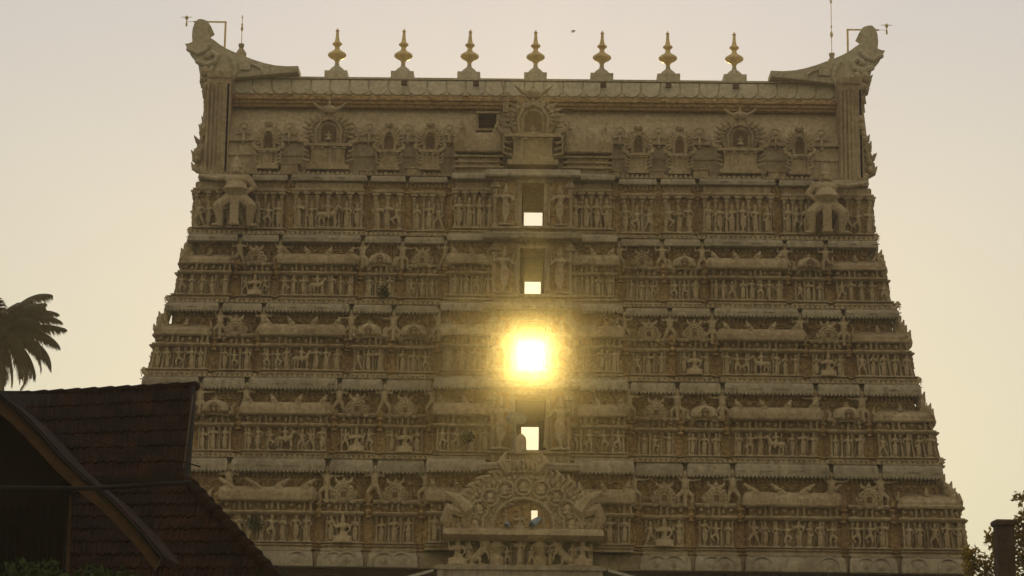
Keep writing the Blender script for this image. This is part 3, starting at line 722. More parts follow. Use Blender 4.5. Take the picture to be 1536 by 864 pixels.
# ---------------------------------------------------------------- the central bay
for i in range(5):
    Y = YF[i]; W, lv = rows[i]; hx0, hx1, hz0, hz1 = holes[i]; cw = .235 * W; sw = wat(60 if i else 70, EB[i + 1] + 50, Y - CP)
    zlow = ZE[i] if i else ZE[0] + .1
    yb = Y - .002
    # side blocks of the bay with half barrel roofs
    for s in (-1, 1):
        a, b = sorted((s * (sw - .1), s * cw)); p = .85
        T = Matrix.Translation((0, Y, 0))
        mb = shrine_body(a, b, p, lv, i=i); mb.v = [tuple(T @ Vector(v)) for v in mb.v]
        root = P(mb, 'miniature_shrine', [PL, WALL])
        if i < 4:
            m2 = shala_roof(a + .05, b - .02, p, lv, 3, .06); m2.v = [tuple(T @ Vector(v)) for v in m2.v]; m2.build('barrel_roof', [PL], root, True)
            rec = MB(T); rec.box(a, b, -p + .3, .4, lv['la'], lv['z1'] - .01); dentil(rec, a, b, lv['dent'], lv['z1'] - .006, p - .2)
            for k in range(4): pilaster(rec, a + (k + .5) * (b - a) / 4, p - .27, lv['la1'], lv['dent'], .06)
            P(rec, 'recess_wall', [WALL])
        n = 4
        for k in range(n):
            x = a + (k + .5) * (b - a) / n
            figure(rnd.choice(['standing_figure', 'standing_figure_c', 'standing_figure_e', 'dancing_figure', 'standing_figure_b']), x, Y - p - .07, lv['ni'], (lv['lb'] - lv['ni']) * (.93 if i < 4 else .76), rnd.uniform(-.2, .2), rnd.random() < .5)
        mb = MB(T); eave(mb, a + (0 if s < 0 else .1), b - (0 if s > 0 else .1), lv['z1'], HE[i + 1], p - .0, .34, beads=i < 3); P(mb, 'cornice', [EAVE])
    # the door front
    T = Matrix.Translation((0, Y, 0)); mb = MB(T)
    for s in (-1, 1):
        a, b = sorted((s * hx1, s * sw)); mb.box(a, b, -CP + .05, -.002, zlow, lv['z1'] - .01)
    mb.box(-hx1, hx1, -CP + .05, -.002, zlow, hz0 - .01); mb.box(-hx1, hx1, -CP + .05, -.002, hz1, lv['z1'] - .01)
    P(mb, 'door_bay', [WALL])
    mb = MB(T)
    for s in (-1, 1):                                # jambs
        x = s * (hx1 + .09); mb.box(x - .085, x + .085, -CP - .06, -CP + .2, hz0 - .02, hz1 + .10)
        x = s * (hx1 + .24); mb.box(x - .035, x + .035, -CP - .02, -CP + .2, hz0 - .02, hz1 + .06)
    mb.box(-hx1 - .3, hx1 + .3, -CP - .09, -CP + .2, hz1 + .004, hz1 + .12)
    mb.box(-hx1 - .3, hx1 + .3, -CP - .12, -CP + .2, hz0 - .12, hz0 - .012)
    P(mb, 'door_frame', [PL])
    if i == 0: continue
    mb = MB(T)
    pz1 = min(hz1 + .1, lv['z1'] - .3)
    for s in (-1, 1): pilaster(mb, s * (sw - .12), CP, hz0 - .05, pz1 + .1, .09)
    dentil(mb, -sw, sw, pz1 + .12, lv['z1'] - .02, CP - .02)
    mb.loft(-sw, sw, -CP + .02, 0, [(.1, hz0 - .22), (.3, hz0 - .17), (.3, hz0 - .08), (.15, hz0 - .04)], side=.3)
    bz = ZE[i] + HE[i] * .55
    n = 12
    for k in range(n):
        x = -sw + (k + .5) * 2 * sw / n; mb.ball((x, -CP - .1, (hz0 - .2 + bz) / 2), (.1, .08, (hz0 - .25 - bz) * .42), 6)
    mb.box(-sw, sw, -CP - .06, -.5, bz, hz0 - .2)
    P(mb, 'balcony_carving', [PL])
    mb = MB(Matrix.Translation((0, YF[i - 1], 0)))   # flat cornice beneath the balcony
    mb.loft(-sw - .25, sw + .25, -CP - .1, -.3, [(.05, ZE[i] - .02), (.42, ZE[i]), (.45, ZE[i] + .10), (.3, ZE[i] + .15), (.33, ZE[i] + .25), (.2, ZE[i] + .32), (.05, ZE[i] + HE[i] * .6)], side=.4)
    P(mb, 'cornice', [EAVE])
    for s in (-1, 1):
        figure('door_guardian' if i != 2 else 'door_guardian_b', s * (hx1 + sw) / 2 + s * .1, Y - CP - .14, hz0 - .02, (pz1 - hz0) * .96, 0, s < 0, 'door_guardian')
# eave over the top door
mb = MB(Matrix.Translation((0, YF[4], 0))); sw = wat(60, 275, YF[4] - CP)
mb.loft(-sw - .2, sw + .2, -CP, -.3, [(.0, ZE[5] - .02), (.42, ZE[5]), (.45, ZE[5] + .08), (.3, ZE[5] + .34), (.1, ZE[5] + .42)], side=.4); P(mb, 'cornice', [EAVE])

# ---------------------------------------------------------------- storey 0 cornice with horseshoe arches, granite below
W0 = rows[0][0]; WE0 = wat(EWP[0], EB[0], -.9)
Z0 = ZE[0]
for (u0, u1, p, bk) in BAYS:
    for s in (-1, 1):
        e0, e1 = sorted((s * u0 * WE0, s * u1 * WE0)); e0 += .28; e1 -= .28
        mb = MB(Matrix.Translation((0, 0, 0))); n = 2 if bk != 'shala' else 2
        eave(mb, e0, e1, Z0, HE[0], .35 + p * .4, .55, beads=False)
        for k in range(2):
            x = (e0 + .55) if k == 0 else (e1 - .55); r = .5
            for j in range(9):
                t0 = math.pi * j / 8; 
            mb.tube([(x + r * math.cos(math.pi * j / 8), -.35 - p * .4 - .52 + .12 * math.sin(math.pi * j / 8), Z0 + .10 + .58 * math.sin(math.pi * j / 8)) for j in range(9)], .055, 6)
            mb.ball((x, -.35 - p * .4 - .48, Z0 + .26), (.2, .1, .18), 8)
        P(mb, 'cornice', [EAVE])
mb = MB(); mb.loft(-W0 - .2, W0 + .2, -.1, 14.1, [(.3, Z0 + .02), (.32, Z0 + .1), (.1, Z0 + .7), (.0, Z0 + .8)]); P(mb, 'cornice_core', [PL])
gr = MB(); a = 2.2
for s in (-1, 1):
    x0, x1 = sorted((s * a, s * (W0 + .1))); gr.box(x0, x1, .1, 13.9, .002, Z0)
    n = 16
    for k in range(n):
        x = x0 + (k + .5) * (x1 - x0) / n; gr.box(x - .2, x + .2, -.15, .1, 1.6, Z0 - .7); gr.box(x - .34, x + .34, -.25, .1, Z0 - .7, Z0 - .35)
    gr.box(x0, x1, -.32, .1, Z0 - .33, Z0 - .02); gr.box(x0, x1, -.5, .1, .002, 1.5)
gr.box(-a, a, .1, 13.9, Z0 - 1.6, Z0)
P(gr, 'granite_base', [GRAN])

# ---------------------------------------------------------------- the barrel roof
Y5 = 4.1
zr = [ZE[5] + HE[5], zat(236, 4.2), zat(212, 4.35), zat(188, 4.75), zat(164, 5.3)]
RW = wat(455, 150, 5.0); EW = wat(508, 180, 4.6)
prof = [(Y5 + .15, ZE[5] + .3), (Y5 + .15, zr[0]), (Y5 + .12, zr[1]), (Y5 + .25, zr[2]), (Y5 + .65, zr[3]), (Y5 + 1.2, zr[4])]
prof += [(Y5 + 1.2, zat(150, 5.3))]
ztop = zat(118, 5.5)
def xs(profile, x0, x1, name, m, parent=None, smooth=False):
    mb = MB(); n = len(profile); vs = [(x, y, z) for x in (x0, x1) for y, z in profile]; fs = [(k, (k+1) % n, n + (k+1) % n, n + k) for k in range(n)]
    fs += [tuple(range(n))[::-1], tuple(range(n, 2 * n))]; mb.add(vs, fs); return P(mb, name, m, parent, smooth)
full = prof + [(2 * CY - y, z) for y, z in reversed(prof)]
xs(full, -EW + .3, EW - .3, 'barrel_roof', [ROOFP])
# mouldings and the scalloped ridge
def band(y0, y1, out, name, m, hw=None, n=1):
    mb = MB(); hw = hw or RW; z1 = zat(y0, 5.0 - out); z0 = zat(y1, 5.0 - out)
    mb.box(-hw, hw, 5.0 - out, 2 * CY - 5.0 + out, z0, z1); return mb, z0, z1
mb = MB()
for y0, y1, out in ((158, 163, .18), (152, 158, .30), (149.2, 152, .42), (146, 149.2, .26)):
    b, _, _ = band(y0, y1, out, '', None); mb.v += b.v; o = len(mb.v) - len(b.v); mb.f += [tuple(o + q for q in f) for f in b.f]; mb.m += b.m
P(mb, 'roof_moulding', [WALL])
mb = MB(); zb = zat(146, 5.15); ft = 5.25 + .42 * (ztop - .1 - zb); vs_ = [(x, y, z) for x in (-RW - .3, RW + .3) for y, z in ((5.25, zb - .05), (ft, ztop - .101), (2 * CY - ft, ztop - .101), (2 * CY - 5.25, zb - .05))]
mb.add(vs_, [(0, 1, 5, 4), (1, 2, 6, 5), (2, 3, 7, 6), (3, 0, 4, 7), (0, 3, 2, 1), (4, 5, 6, 7)])
mb.box(-RW - .3, RW + .3, ft - .14, 2 * CY - ft + .14, ztop - .10, ztop)
n = 31; st_ = 2 * RW / n; zz = zat(139, 5.1)
for k in range(n):
    x = -RW + (k + .5) * st_; r = st_ * .47
    ol = [(x - r, ztop - .13), (x - r, zz + r * .45)] + [(x - r * math.cos(math.pi * j / 8), zz + r * .45 - r * .8 * math.sin(math.pi * j / 8)) for j in range(1, 8)] + [(x + r, zz + r * .45), (x + r, ztop - .13)]
    o_ = len(mb.v); mb.prism(ol, 5.17, 5.3, inset=.03); mb.v[o_:] = [(x_, y_ + (z_ - zb) * .42 - .0, z_) for x_, y_, z_ in mb.v[o_:]]
    xx = -RW + k * st_; q = zat(146, 5.1)
    mb.prism([(xx - .17, q + .02), (xx + .17, q + .02), (xx + .07, q + .22), (xx, q + .42), (xx - .07, q + .22)], 5.0, 5.2, inset=.03)
P(mb, 'scalloped_ridge', [RIDGE], smooth=False)
vent = MB()
for px in (604, 703 + 9, 903, 1001, 1102): 
    x = at(px + 2, 125, 5.05).x; vent.box(x - .14, x + .14, 5.03, 5.3, zat(128, 5.0), zat(122, 5.0))
P(vent, 'ridge_vent', [RUST])
# finials
fin = MB(); u = at(900, 80, 6.5).x - at(899, 80, 6.5).x
pr = [(3.3, -3), (3.0, 3), (3.6, 6), (6, 8.6), (11, 11.2), (14, 14.2), (13.6, 17), (9.5, 20), (5.4, 22.5), (3.8, 25), (3.6, 28), (5.2, 30), (7.4, 32), (7.2, 33.6), (4.2, 36), (3.2, 40), (2.4, 46), (2, 52), (2.9, 53.6), (1.4, 55), (.3, 58)]
fin.lathe(0, 0, [(r * u, z * u) for r, z in pr], 20)
fin.box(-2.8 * u, 2.8 * u, -.02, .02, 52.6 * u, 54.4 * u)
fin_me = fin.mesh('finial', [GOLD], True)
pb = MB(); pb.box(-17 * u, 17 * u, -17 * u, 17 * u, -14 * u, 5.5 * u); pb.lathe(0, 0, [(13.2 * u, 5.5 * u), (12.6 * u, 8 * u), (10.8 * u, 11 * u), (8 * u, 13.8 * u), (5 * u, 16 * u), (3.4 * u, 18.5 * u), (3.2 * u, 21 * u)], 20)
pb_me = pb.mesh('pedestal', [RIDGE], True)
for k in range(7):
    x = at(505 + 99.4 * k, 112, 6.6).x
    o = PM('finial', fin_me, Matrix.Translation((x, 6.6, zat(118.5, 6.6) + 19 * u)) @ Matrix.Rotation(R((-.6, .4, .9, -.2, .7, -.5, .3)[k]), 4, 'Y'))
    put('pedestal', pb_me, o, Matrix.Translation((0, 0, -19 * u)))

# nasi arches on the barrel roof
def nasi(wd, ht, wings=True):
    """horseshoe arch with a crowned face, on a pedestal; returns stone and niche meshes"""
    mb = MB(); h = ht; r = wd / 2
    mb.box(-r * .85, r * .85, -.35, .35, 0, .06 * h); mb.box(-r * .7, r * .7, -.28, .35, .06 * h, .10 * h)
    for s in (-1, 1):
        for q in (.25, .62): pilaster(mb, s * r * q, .22, .10 * h, .33 * h, .05)
        for q in range(3): mb.tube([(s * r * (.72 + .05 * q), -.2, .12 * h + q * .07 * h), (s * r * .98, -.24, .14 * h + q * .07 * h), (s * r * 1.0, -.24, .19 * h + q * .07 * h)], [.07, .06, .03], 6)
    mb.box(-r * .6, r * .6, -.2, .35, .10 * h, .33 * h); mb.box(-r * .95, r * .95, -.34, .3, .33 * h, .37 * h)
    c = .55 * h; R_ = r * .92; k2 = .24 * h
    ol = [(math.cos(t) * R_ * (1 if math.sin(t) > -.2 else .9), c + math.sin(t) * k2) for t in [2 * math.pi * j / 28 for j in range(28)]]
    mb.prism(ol, -.22, .4, inset=.08)
    for j in range(15):
        t = math.pi * (-.12 + 1.24 * j / 14); x = math.cos(t) * R_; z = c + math.sin(t) * k2
        mb.tube([(x * .93, -.2, c + (z - c) * .93), (x * 1.12 + .05 * math.cos(t), -.2, c + (z - c) * 1.15 + .04)], [.10, .035], 6)
        mb.ball((x * .74, -.27, c + (z - c) * .74), (.09, .09, .09), 6)
    for s in (-1, 1):
        mb.tube([(s * R_ * .5, -.26, .36 * h), (s * R_ * .55, -.3, c), (s * R_ * .32, -.3, c + k2 * .55), (0, -.3, c + k2 * .7)], .07, 6)
        mb.tube([(s * R_ * .9, -.2, .38 * h), (s * R_ * 1.2, -.24, .40 * h), (s * R_ * 1.28, -.24, .47 * h), (s * R_ * 1.12, -.24, .50 * h)], [.13, .12, .09, .05], 7)
    # crowned lion face with two small wings
    z = c + k2
    mb.ball((0, -.2, z + .06 * h), (.16 * wd + .04, .2, .055 * h + .04), 9)
    for s in (-1, 1):
        mb.ball((s * .07 * wd, -.36, z + .075 * h), .045, 6)
        if wings: mb.tube([(s * .08 * wd, -.2, z + .05 * h), (s * .22 * wd, -.2, z + .10 * h), (s * .33 * wd, -.2, z + .17 * h)], [.13, .09, .03], 6)
    mb.tube([(0, -.2, z + .1 * h), (0, -.2, z + .2 * h)], [.12, .03], 7)
    nc = MB(); nc.prism([(-r * .3, .40 * h), (r * .3, .40 * h), (r * .3, .56 * h)] + [(r * .3 * math.cos(t), .56 * h + .09 * h * math.sin(t)) for t in [math.pi * j / 6 for j in range(1, 6)]] + [(-r * .3, .56 * h)], -.228, -.1)  # flat dark panel, the niche's shade put into its colour
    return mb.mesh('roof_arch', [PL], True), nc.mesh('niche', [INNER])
big = nasi(wat(44, 200, 4) * 2, zat(128, 4.2) - zat(252, 4.2)); mid = nasi(wat(40, 200, 4) * 2, zat(152, 4.2) - zat(262, 4.2)); sml = nasi(wat(19, 200, 4) * 2, zat(182, 4.2) - zat(262, 4.2), False)
for px, py, ms, sc_ in [(799, 250, big, 1.0), (492, 256, mid, .95), (1110, 262, mid, .92), (402, 255, sml, 1), (583, 257, sml, 1.0), (645, 257, sml, 1.0), (957, 262, sml, 1.0), (1019, 263, sml, 1.0), (1199, 264, sml, 1.0)]:
    Yn = Y5 - .25 if ms is not big else Y5 - .8
    p0 = at(px, py, Yn); o = PM('roof_arch', ms[0], Matrix.Translation(p0) @ Matrix.Diagonal((sc_, 1.3 if ms is big else 1, sc_, 1)))
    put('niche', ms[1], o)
    if ms is not sml: figure('seated_figure', p0.x, Yn - .35, p0.z + (.42 * 1.0) * (zat(152, 4.2) - zat(262, 4.2)) * sc_, .62)
# side blocks of the roof beside the central arch
for s in (-1, 1):
    mb = MB(); x0, x1 = sorted((s * wat(50, 230, 4), s * wat(112, 230, 4))); z0 = ZE[5] + HE[5] - .06
    mb.box(x0, x1, Y5 - .45, Y5 + .6, z0, zat(236, 4)); ledge(mb, x0, x1, -Y5 + .45 + 0, 0, 0) if False else None
    for zpx, o_ in ((256, .2), (248, .14), (240, .2), (233, .12)): z = zat(zpx, 4); mb.box(x0 - o_, x1 + o_, Y5 - .45 - o_, Y5 + .6, z, z + .09)
    mb.T = Matrix.Translation((0, Y5 - .1, 0)); lvx = dict(la1=zat(236, 4), roof=zat(190, 4)); q = shala_roof(x0, x1, .35, lvx, 2, .05); mb.T = Matrix.Identity(4)
    T = Matrix.Translation((0, Y5 - .1, 0)); o = len(mb.v); mb.v += [tuple(T @ Vector(v)) for v in q.v]; mb.f += [tuple(o + j for j in f) for f in q.f]; mb.m += q.m
    P(mb, 'roof_shrine', [PL])
# small plinths and a rail along the foot of the roof
for px, wpx, hpx in ((435, 14, 20), (622, 12, 16), (550, 10, 10), (985, 12, 15), (1050, 12, 18), (1165, 14, 16), (690, 10, 14), (920, 10, 14)):
    mb = MB(); p0 = at(px, 262 + (px - 797) * .0125, Y5); h = hpx * .03; mb.box(p0.x - wpx * .03, p0.x + wpx * .03, Y5 - .3, Y5 + .3, ZE[5] + HE[5] - .05, ZE[5] + HE[5] + h); mb.box(p0.x - wpx * .035, p0.x + wpx * .035, Y5 - .36, Y5 + .3, ZE[5] + HE[5] + h, ZE[5] + HE[5] + h + .07); P(mb, 'roof_plinth', [PL])
mb = MB(); mb.box(-RW, RW, Y5 + .02, Y5 + .5, zat(216, 4.2), zat(214, 4.2)); mb.box(-RW, RW, Y5 + .04, Y5 + .5, zat(238, 4.2), zat(236, 4.2)); P(mb, 'roof_string_course', [PL])

# small round reliefs on the face of the barrel between the arches
for px in (366, 434, 528, 554, 612, 674, 930, 988, 1049, 1163, 1232):
    py = 196 + (px - 797) * .0125; Yn = 4.32; p0 = at(px, py, Yn); mb = MB(); r = .24
    mb.tube([(p0.x + r * math.cos(2 * math.pi * j / 10), Yn, p0.z + r * math.sin(2 * math.pi * j / 10)) for j in range(11)], .055, 5, caps=False)
    mb.ball((p0.x, Yn, p0.z), (.12, .08, .12), 7)
    for s in (-1, 1): mb.tube([(p0.x + s * .1, Yn, p0.z - .25), (p0.x + s * .34, Yn - .04, p0.z - .34), (p0.x + s * .46, Yn, p0.z - .1)], [.07, .06, .03], 5)
    mb.tube([(p0.x, Yn, p0.z - .3), (p0.x, Yn - .04, p0.z - .75)], [.07, .12], 6)
    P(mb, 'roof_relief', [ROOFP], smooth=True)
# gable ends and horns
HL = [(449,104),(432,104.5),(414,103),(398,99.5),(382,94.5),(368,89),(354,83.5),(342,78),(332,72),(323,65),(315,60),(311,53),(313,49),(319,45),(314,37),(306,34),(300,34),(294.5,39),(291.5,48),(290.5,58),(291,68),(286,70),(280,71),(283,77),(291,87),(298,96),(300,103),(302,115),(306,130),(345,150),(352,122),(449,113)]
for s in (-1, 1):
    pts = []
    for x, y in HL:
        p = at(x, y, 5.6); pts.append((p.x * -s, p.z))
    # the left horn is measured; the right one is its mirror about the tower's axis
    if s > 0: pts = pts
    mb = MB(); mb.prism(pts, 5.0, 6.4, inset=.025)
    def LP(x, y, Y): p = at(x, y, Y); return (p.x * (-s), p.y, p.z)
    # curls and a brow carved on its face
    for path, rr in (([(297,92),(310,97),(322,93),(326,84),(318,79),(311,84)], .16), ([(283,74),(296,80),(306,76),(313,68)], .13), ([(340,128),(336,112),(330,104),(322,112),(325,122)], .15), ([(304,118),(312,110),(318,102)], .14), ([(345,84),(352,96),(354,108),(348,118)], .12), ([(372,95),(384,98),(393,104),(393,110)], .07)):
        mb.tube([LP(x, y, 4.95) for x, y in path], rr, 7)
    p = LP(368, 98, 4.97); mb.box(p[0] - .26, p[0] + .26, 4.86, 5.1, p[2] - .25, p[2] + .25)
    P(mb, 'roof_horn', [RIDGE])
    # gable strip: ribbed jamb with leaf hooks along the outer edge
    mb = MB(); x0 = LP(345, 170, 4.2)[0]; x1 = LP(304, 170, 4.2)[0]; z0 = ZE[5] + .2; z1 = zat(125, 4.5)
    a, b = sorted((x0, x1)); a += .18 if s < 0 else 0; b -= .18 if s > 0 else 0; mb.box(a, b, 4.0, 10.0, z0, z1)
    for k in range(6): x = a + (k + .5) * (b - a) / 6; mb.box(x - .05, x + .05, 3.9 + .02 * k, 4.2, z0, z1 - .3)
    mb.prism([(a, z1 - .02), (b, z1 - .02), (b, z1 + .3), (a, z1 + .3)], 3.95, 10.0)
    rg = random.Random(21 + s)
    for Yk in (4.3, 6.0, 8.0):
        y = 108
        while y < 252:                             # carved foliage down the outer edge
            q = LP(307 - max(0, y - 190) * .22 + 4 * math.sin(y * .05), y, Yk); sg = 1 if q[0] > 0 else -1; r = rg.uniform(.12, .26)
            mb.ball((q[0] - sg * .12, Yk + rg.uniform(-.2, .2), q[2]), (r, r * 1.3, r * 1.2), 7)
            if rg.random() < .35 or y in range(168, 200): mb.tube([(q[0] - sg * .2, Yk, q[2] - .22), (q[0] + sg * .10, Yk, q[2] - .1), (q[0] + sg * rg.uniform(.08, .28), Yk, q[2] + .18)], [.16, .12, .03], 6)
            y += rg.uniform(6, 12)
    P(mb, 'gable_end', [PL])
    # stepped shrine beside the giant guardian, giving the serrated edge
    for k, (y, xx) in enumerate(((245, 300), (262, 297), (282, 296), (300, 293), (322, 292), (338, 290))):
        q = LP(xx + 8, y, 4.6); figure(['lion', 'seated_figure', 'standing_figure', 'lion', 'seated_figure', 'lion'][k], q[0], 4.6 - .3 * (k % 2), q[2] - .3, .62, 0, s < 0, ['lion_sculpture', 'seated_figure', 'standing_figure', 'lion_sculpture', 'seated_figure', 'lion_sculpture'][k])
# two giant guardians
for s, px, py, hpx in ((-1, 352, 341, 108), (1, 1240, 352, 108)):
    p0 = at(px, py, YF[4] - .9); h = zat(py - hpx, YF[4] - .9) - zat(py, YF[4] - .9)
    o = PM('giant_guardian', FIG['giant_guardian'], Matrix.Translation(p0) @ Matrix.Diagonal((-h * 1.3 if s > 0 else h * 1.3, h * 1.2, h * 1.05, 1)))
    mb = MB(); hp = o
# louvred window on the roof
p0 = at(718, 197, 4.3); p1 = at(745, 174, 4.3)
mb = MB(); 
mb.box(p0.x - .12, p1.x + .12, 3.9, 4.9, p0.z - .03, p0.z + .03); mb.box(p0.x - .12, p1.x + .12, 3.8, 4.9, p1.z, p1.z + .1); mb.box(p0.x - .12, p0.x, 3.9, 4.9, p0.z + .03, p1.z); mb.box(p1.x, p1.x + .12, 3.9, 4.9, p0.z + .03, p1.z)
wr = P(mb, 'window_frame', [PL]); mb = MB()
for k in range(6): z = p0.z + .06 + k * (p1.z - p0.z - .06) / 6; mb.add([(p0.x, 3.95, z), (p1.x, 3.95, z), (p1.x, 4.08, z + .10), (p0.x, 4.08, z + .10), (p0.x, 3.97, z - .02), (p1.x, 3.97, z - .02), (p1.x, 4.1, z + .08), (p0.x, 4.1, z + .08)], [(0,1,2,3),(7,6,5,4),(0,4,5,1),(1,5,6,2),(2,6,7,3),(3,7,4,0)])
mb.box(p0.x, p1.x, 4.15, 4.2, p0.z + .03, p1.z)
mb.build('louvre', [RUST], wr)
# downpipe beside it
q0 = at(762, 140, 4.75); q1 = at(757, 168, 4.2); mb = MB(); mb.box(q0.x - .06, q0.x + .06, 4.5, 4.6, q1.z + .3, q0.z); mb.box(q1.x - .09, q1.x + .15, 4.15, 4.55, q1.z, q1.z + .5); P(mb, 'junction_box', [PL])
q = [at(752, 122, 4.9), at(756, 140, 4.7), at(748, 152, 4.4), at(753, 176, 4.1)]; mb = MB(); mb.tube(q, .022, 5); P(mb, 'cable', [RUST])

# ---------------------------------------------------------------- the great arch at the foot of the central bay
YA = -2.6
def A(px, py, Y=YA): return at(px, py, Y)
mb = MB(); c = A(785, 775); k = .0292
def pol(cx, cy, rx, ry, a0, a1, n): return [(cx + rx * math.cos(math.radians(a0 + (a1 - a0) * j / n)), cy - ry * math.sin(math.radians(a0 + (a1 - a0) * j / n))) for j in range(n + 1)]
outer = pol(785, 790, 104, 82, -8, 188, 22); inner = pol(785, 790, 44, 40, 180, 0, 12)
# ring of the arch as short blocks between the outer and the inner curve
m = 22
for j in range(m):
    a0 = -6 + 192 * j / m; a1 = -6 + 192 * (j + 1) / m
    q = [pol(785, 790, 104, 82, a0, a1, 1)[0], pol(785, 790, 104, 82, a0, a1, 1)[1], pol(785, 790, 42, 38, a0, a1, 1)[1], pol(785, 790, 42, 38, a0, a1, 1)[0]]
    o = [(A(x, y).x, A(x, y).z) for x, y in q]; mb.prism(o, YA, YA + .5)
for j in range(9):                                   # medallions
    t = 4 + 172 * j / 8; x, y = pol(785, 790, 73, 60, t, t, 1)[0]; p = A(x, y, YA - .05); r = .38
    mb.tube([(p.x + r * math.cos(2*math.pi*i/12), YA - .08, p.z + r * math.sin(2*math.pi*i/12)) for i in range(13)], .07, 6, caps=False)
    mb.ball((p.x, YA - .06, p.z), (.17, .14, .2), 8); mb.ball((p.x, YA - .1, p.z - .16), (.2, .1, .1), 7)
for j in range(38):                                  # leaf flames along the rims
    t = -8 + 196 * j / 37; x, y = pol(785, 790, 100, 79, t, t, 1)[0]; p = A(x, y); tr = math.radians(t); e = .30 if j % 2 else .2
    mb.tube([(p.x, YA + .1, p.z), (p.x + e * math.cos(tr), YA, p.z + e * math.sin(tr)), (p.x + (e + .16) * math.cos(tr + .5), YA, p.z + (e + .16) * math.sin(tr + .5))], [.16, .12, .04], 6)
    x, y = pol(785, 790, 46, 42, t, t, 1)[0]; p = A(x, y); mb.ball((p.x, YA - .06, p.z), (.09, .1, .09), 6)
    x, y = pol(785, 790, 91, 74, t, t, 1)[0]; p = A(x, y); mb.ball((p.x, YA - .06, p.z), (.11, .1, .11), 6)
rr = random.Random(3)
for j in range(130):                                 # carved tendrils filling the ground of the arch
    t = rr.uniform(-4, 184); f = rr.uniform(.48, .95); x, y = pol(785, 790, 104 * f, 82 * f, t, t, 1)[0]; p = A(x, y); a = rr.uniform(0, 6.28); e = rr.uniform(.12, .22)
    mb.tube([(p.x, YA + .02, p.z), (p.x + e * math.cos(a), YA - .08, p.z + e * math.sin(a)), (p.x + e * 1.2 * math.cos(a + .9), YA - .06, p.z + e * 1.2 * math.sin(a + .9))], [.055, .06, .04], 5)
arch = P(mb, 'carved_arch', [STAT], smooth=True)
# wings (makara tails)
for s in (-1, 1):
    mb = MB(); X = lambda px: 785 + s * (px - 785)
    mb.tube([A(X(870), 775, YA + .2), A(X(872), 764, YA), A(X(884), 748, YA - .1), A(X(902), 738, YA - .2)], [.3, .42, .26, .05], 8)
    mb.tube([A(X(876), 770, YA), A(X(896), 764, YA - .1), A(X(898), 780, YA)], [.28, .3, .35], 8)
    for j in range(5): mb.tube([A(X(862 + 8 * j), 800, YA), A(X(868 + 8 * j), 786 - 2 * (j % 2), YA - .2), A(X(876 + 7 * j), 792, YA - .15)], [.16, .14, .05], 6)
    mb.build('makara_tail', [STAT], arch, True)
# crown of the arch: group of figures and a stone post
mb = MB(); mb.box(A(758, 706).x, A(812, 706).x, YA, YA + .6, A(785, 708).z, A(785, 700).z); mb.box(A(765, 700).x, A(806, 700).x, YA + .05, YA + .5, A(785, 700).z, A(785, 688).z)
for j in range(9): p = A(758 + 6.8 * j, 694 + 10 * abs(j - 4) / 4, YA - .02); mb.ball((p.x, YA - .03, p.z), (.14, .16, .2), 7)
for s in (-1, 1): mb.tube([A(785 + s * 24, 706), A(785 + s * 34, 694, YA - .1), A(785 + s * 27, 680, YA - .1)], [.25, .2, .06], 7)
mb.build('arch_crown', [STAT], arch, True)
for j in range(5): p = A(764 + 10.5 * j, 708, YA - .2); figure('dancing_figure_b' if j % 2 else 'standing_figure_d', p.x, YA - .15, p.z, .72, 0, j > 2)
mb = MB(); p = A(781, 678, YA + .2); mb.lathe(p.x, p.y, [(.26, p.z - .1), (.24, p.z + .55), (.2, p.z + .68), (.1, p.z + .78), (.02, p.z + .82)], 12); P(mb, 'stone_post', [PL], smooth=True)
# screen inside the arch with a small opening
mb = MB(); z0 = A(785, 792).z; z1 = A(785, 752).z
x0 = A(741, 780).x; x1 = A(829, 780).x; h0 = A(797, 765).x; h1 = A(806.5, 765).x; hb = A(800, 779).z; ht = A(800, 764).z
mb.box(x0, h0, YA + .13, YA + .5, z0, z1); mb.box(h1, x1, YA + .13, YA + .5, z0, z1); mb.box(h0, h1, YA + .13, YA + .5, z0, hb); mb.box(h0, h1, YA + .13, YA + .5, ht, z1)
mb.build('arch_screen', [WALL], arch)
figure('seated_figure', A(779, 792).x, YA + .04, A(779, 793).z, 1.15); figure('standing_figure_e', A(757, 792).x, YA + .15, A(757, 795).z, .95); figure('standing_figure_c', A(815, 792).x, YA + .15, A(815, 795).z, .95)
# porch under the arch
mb = MB(); zt = A(785, 800).z; z2 = A(785, 808).z
for j in range(12):
    pass
mb.loft(A(668, 800).x, A(902, 800).x, YA - .1, -.5, [(.1, A(785, 812).z), (.35, A(785, 808).z), (.5, A(785, 804).z), (.42, A(785, 798).z), (.1, A(785, 793).z)], side=.2)
x0 = A(680, 830).x; x1 = A(890, 830).x; zb = A(785, 849).z
mb.box(x0, x1, YA + .5, -.5, zb, A(785, 811).z)
for j in range(11):
    if j not in (3, 7): pilaster(mb, x0 + .2 + j * (x1 - x0 - .4) / 10, -YA - .35, zb, A(785, 811).z, .07)
for px in (745, 810): p = A(px, 849); mb.lathe(p.x, YA + .1, [(.3, p.z), (.34, p.z + .3), (.2, p.z + .5), (.3, p.z + .7), (.42, p.z + .85), (.3, p.z + .95), (.15, p.z + 1.15)], 12)
P(mb, 'porch_front', [PL])
mb = MB(); mb.box(A(656, 856).x, A(904, 856).x, YA - .4, .05, A(785, 900).z, zb - .002); mb.box(A(652, 856).x, A(908, 856).x, YA - .5, .05, A(785, 856).z, A(785, 851).z); P(mb, 'porch_base', [EAVE])
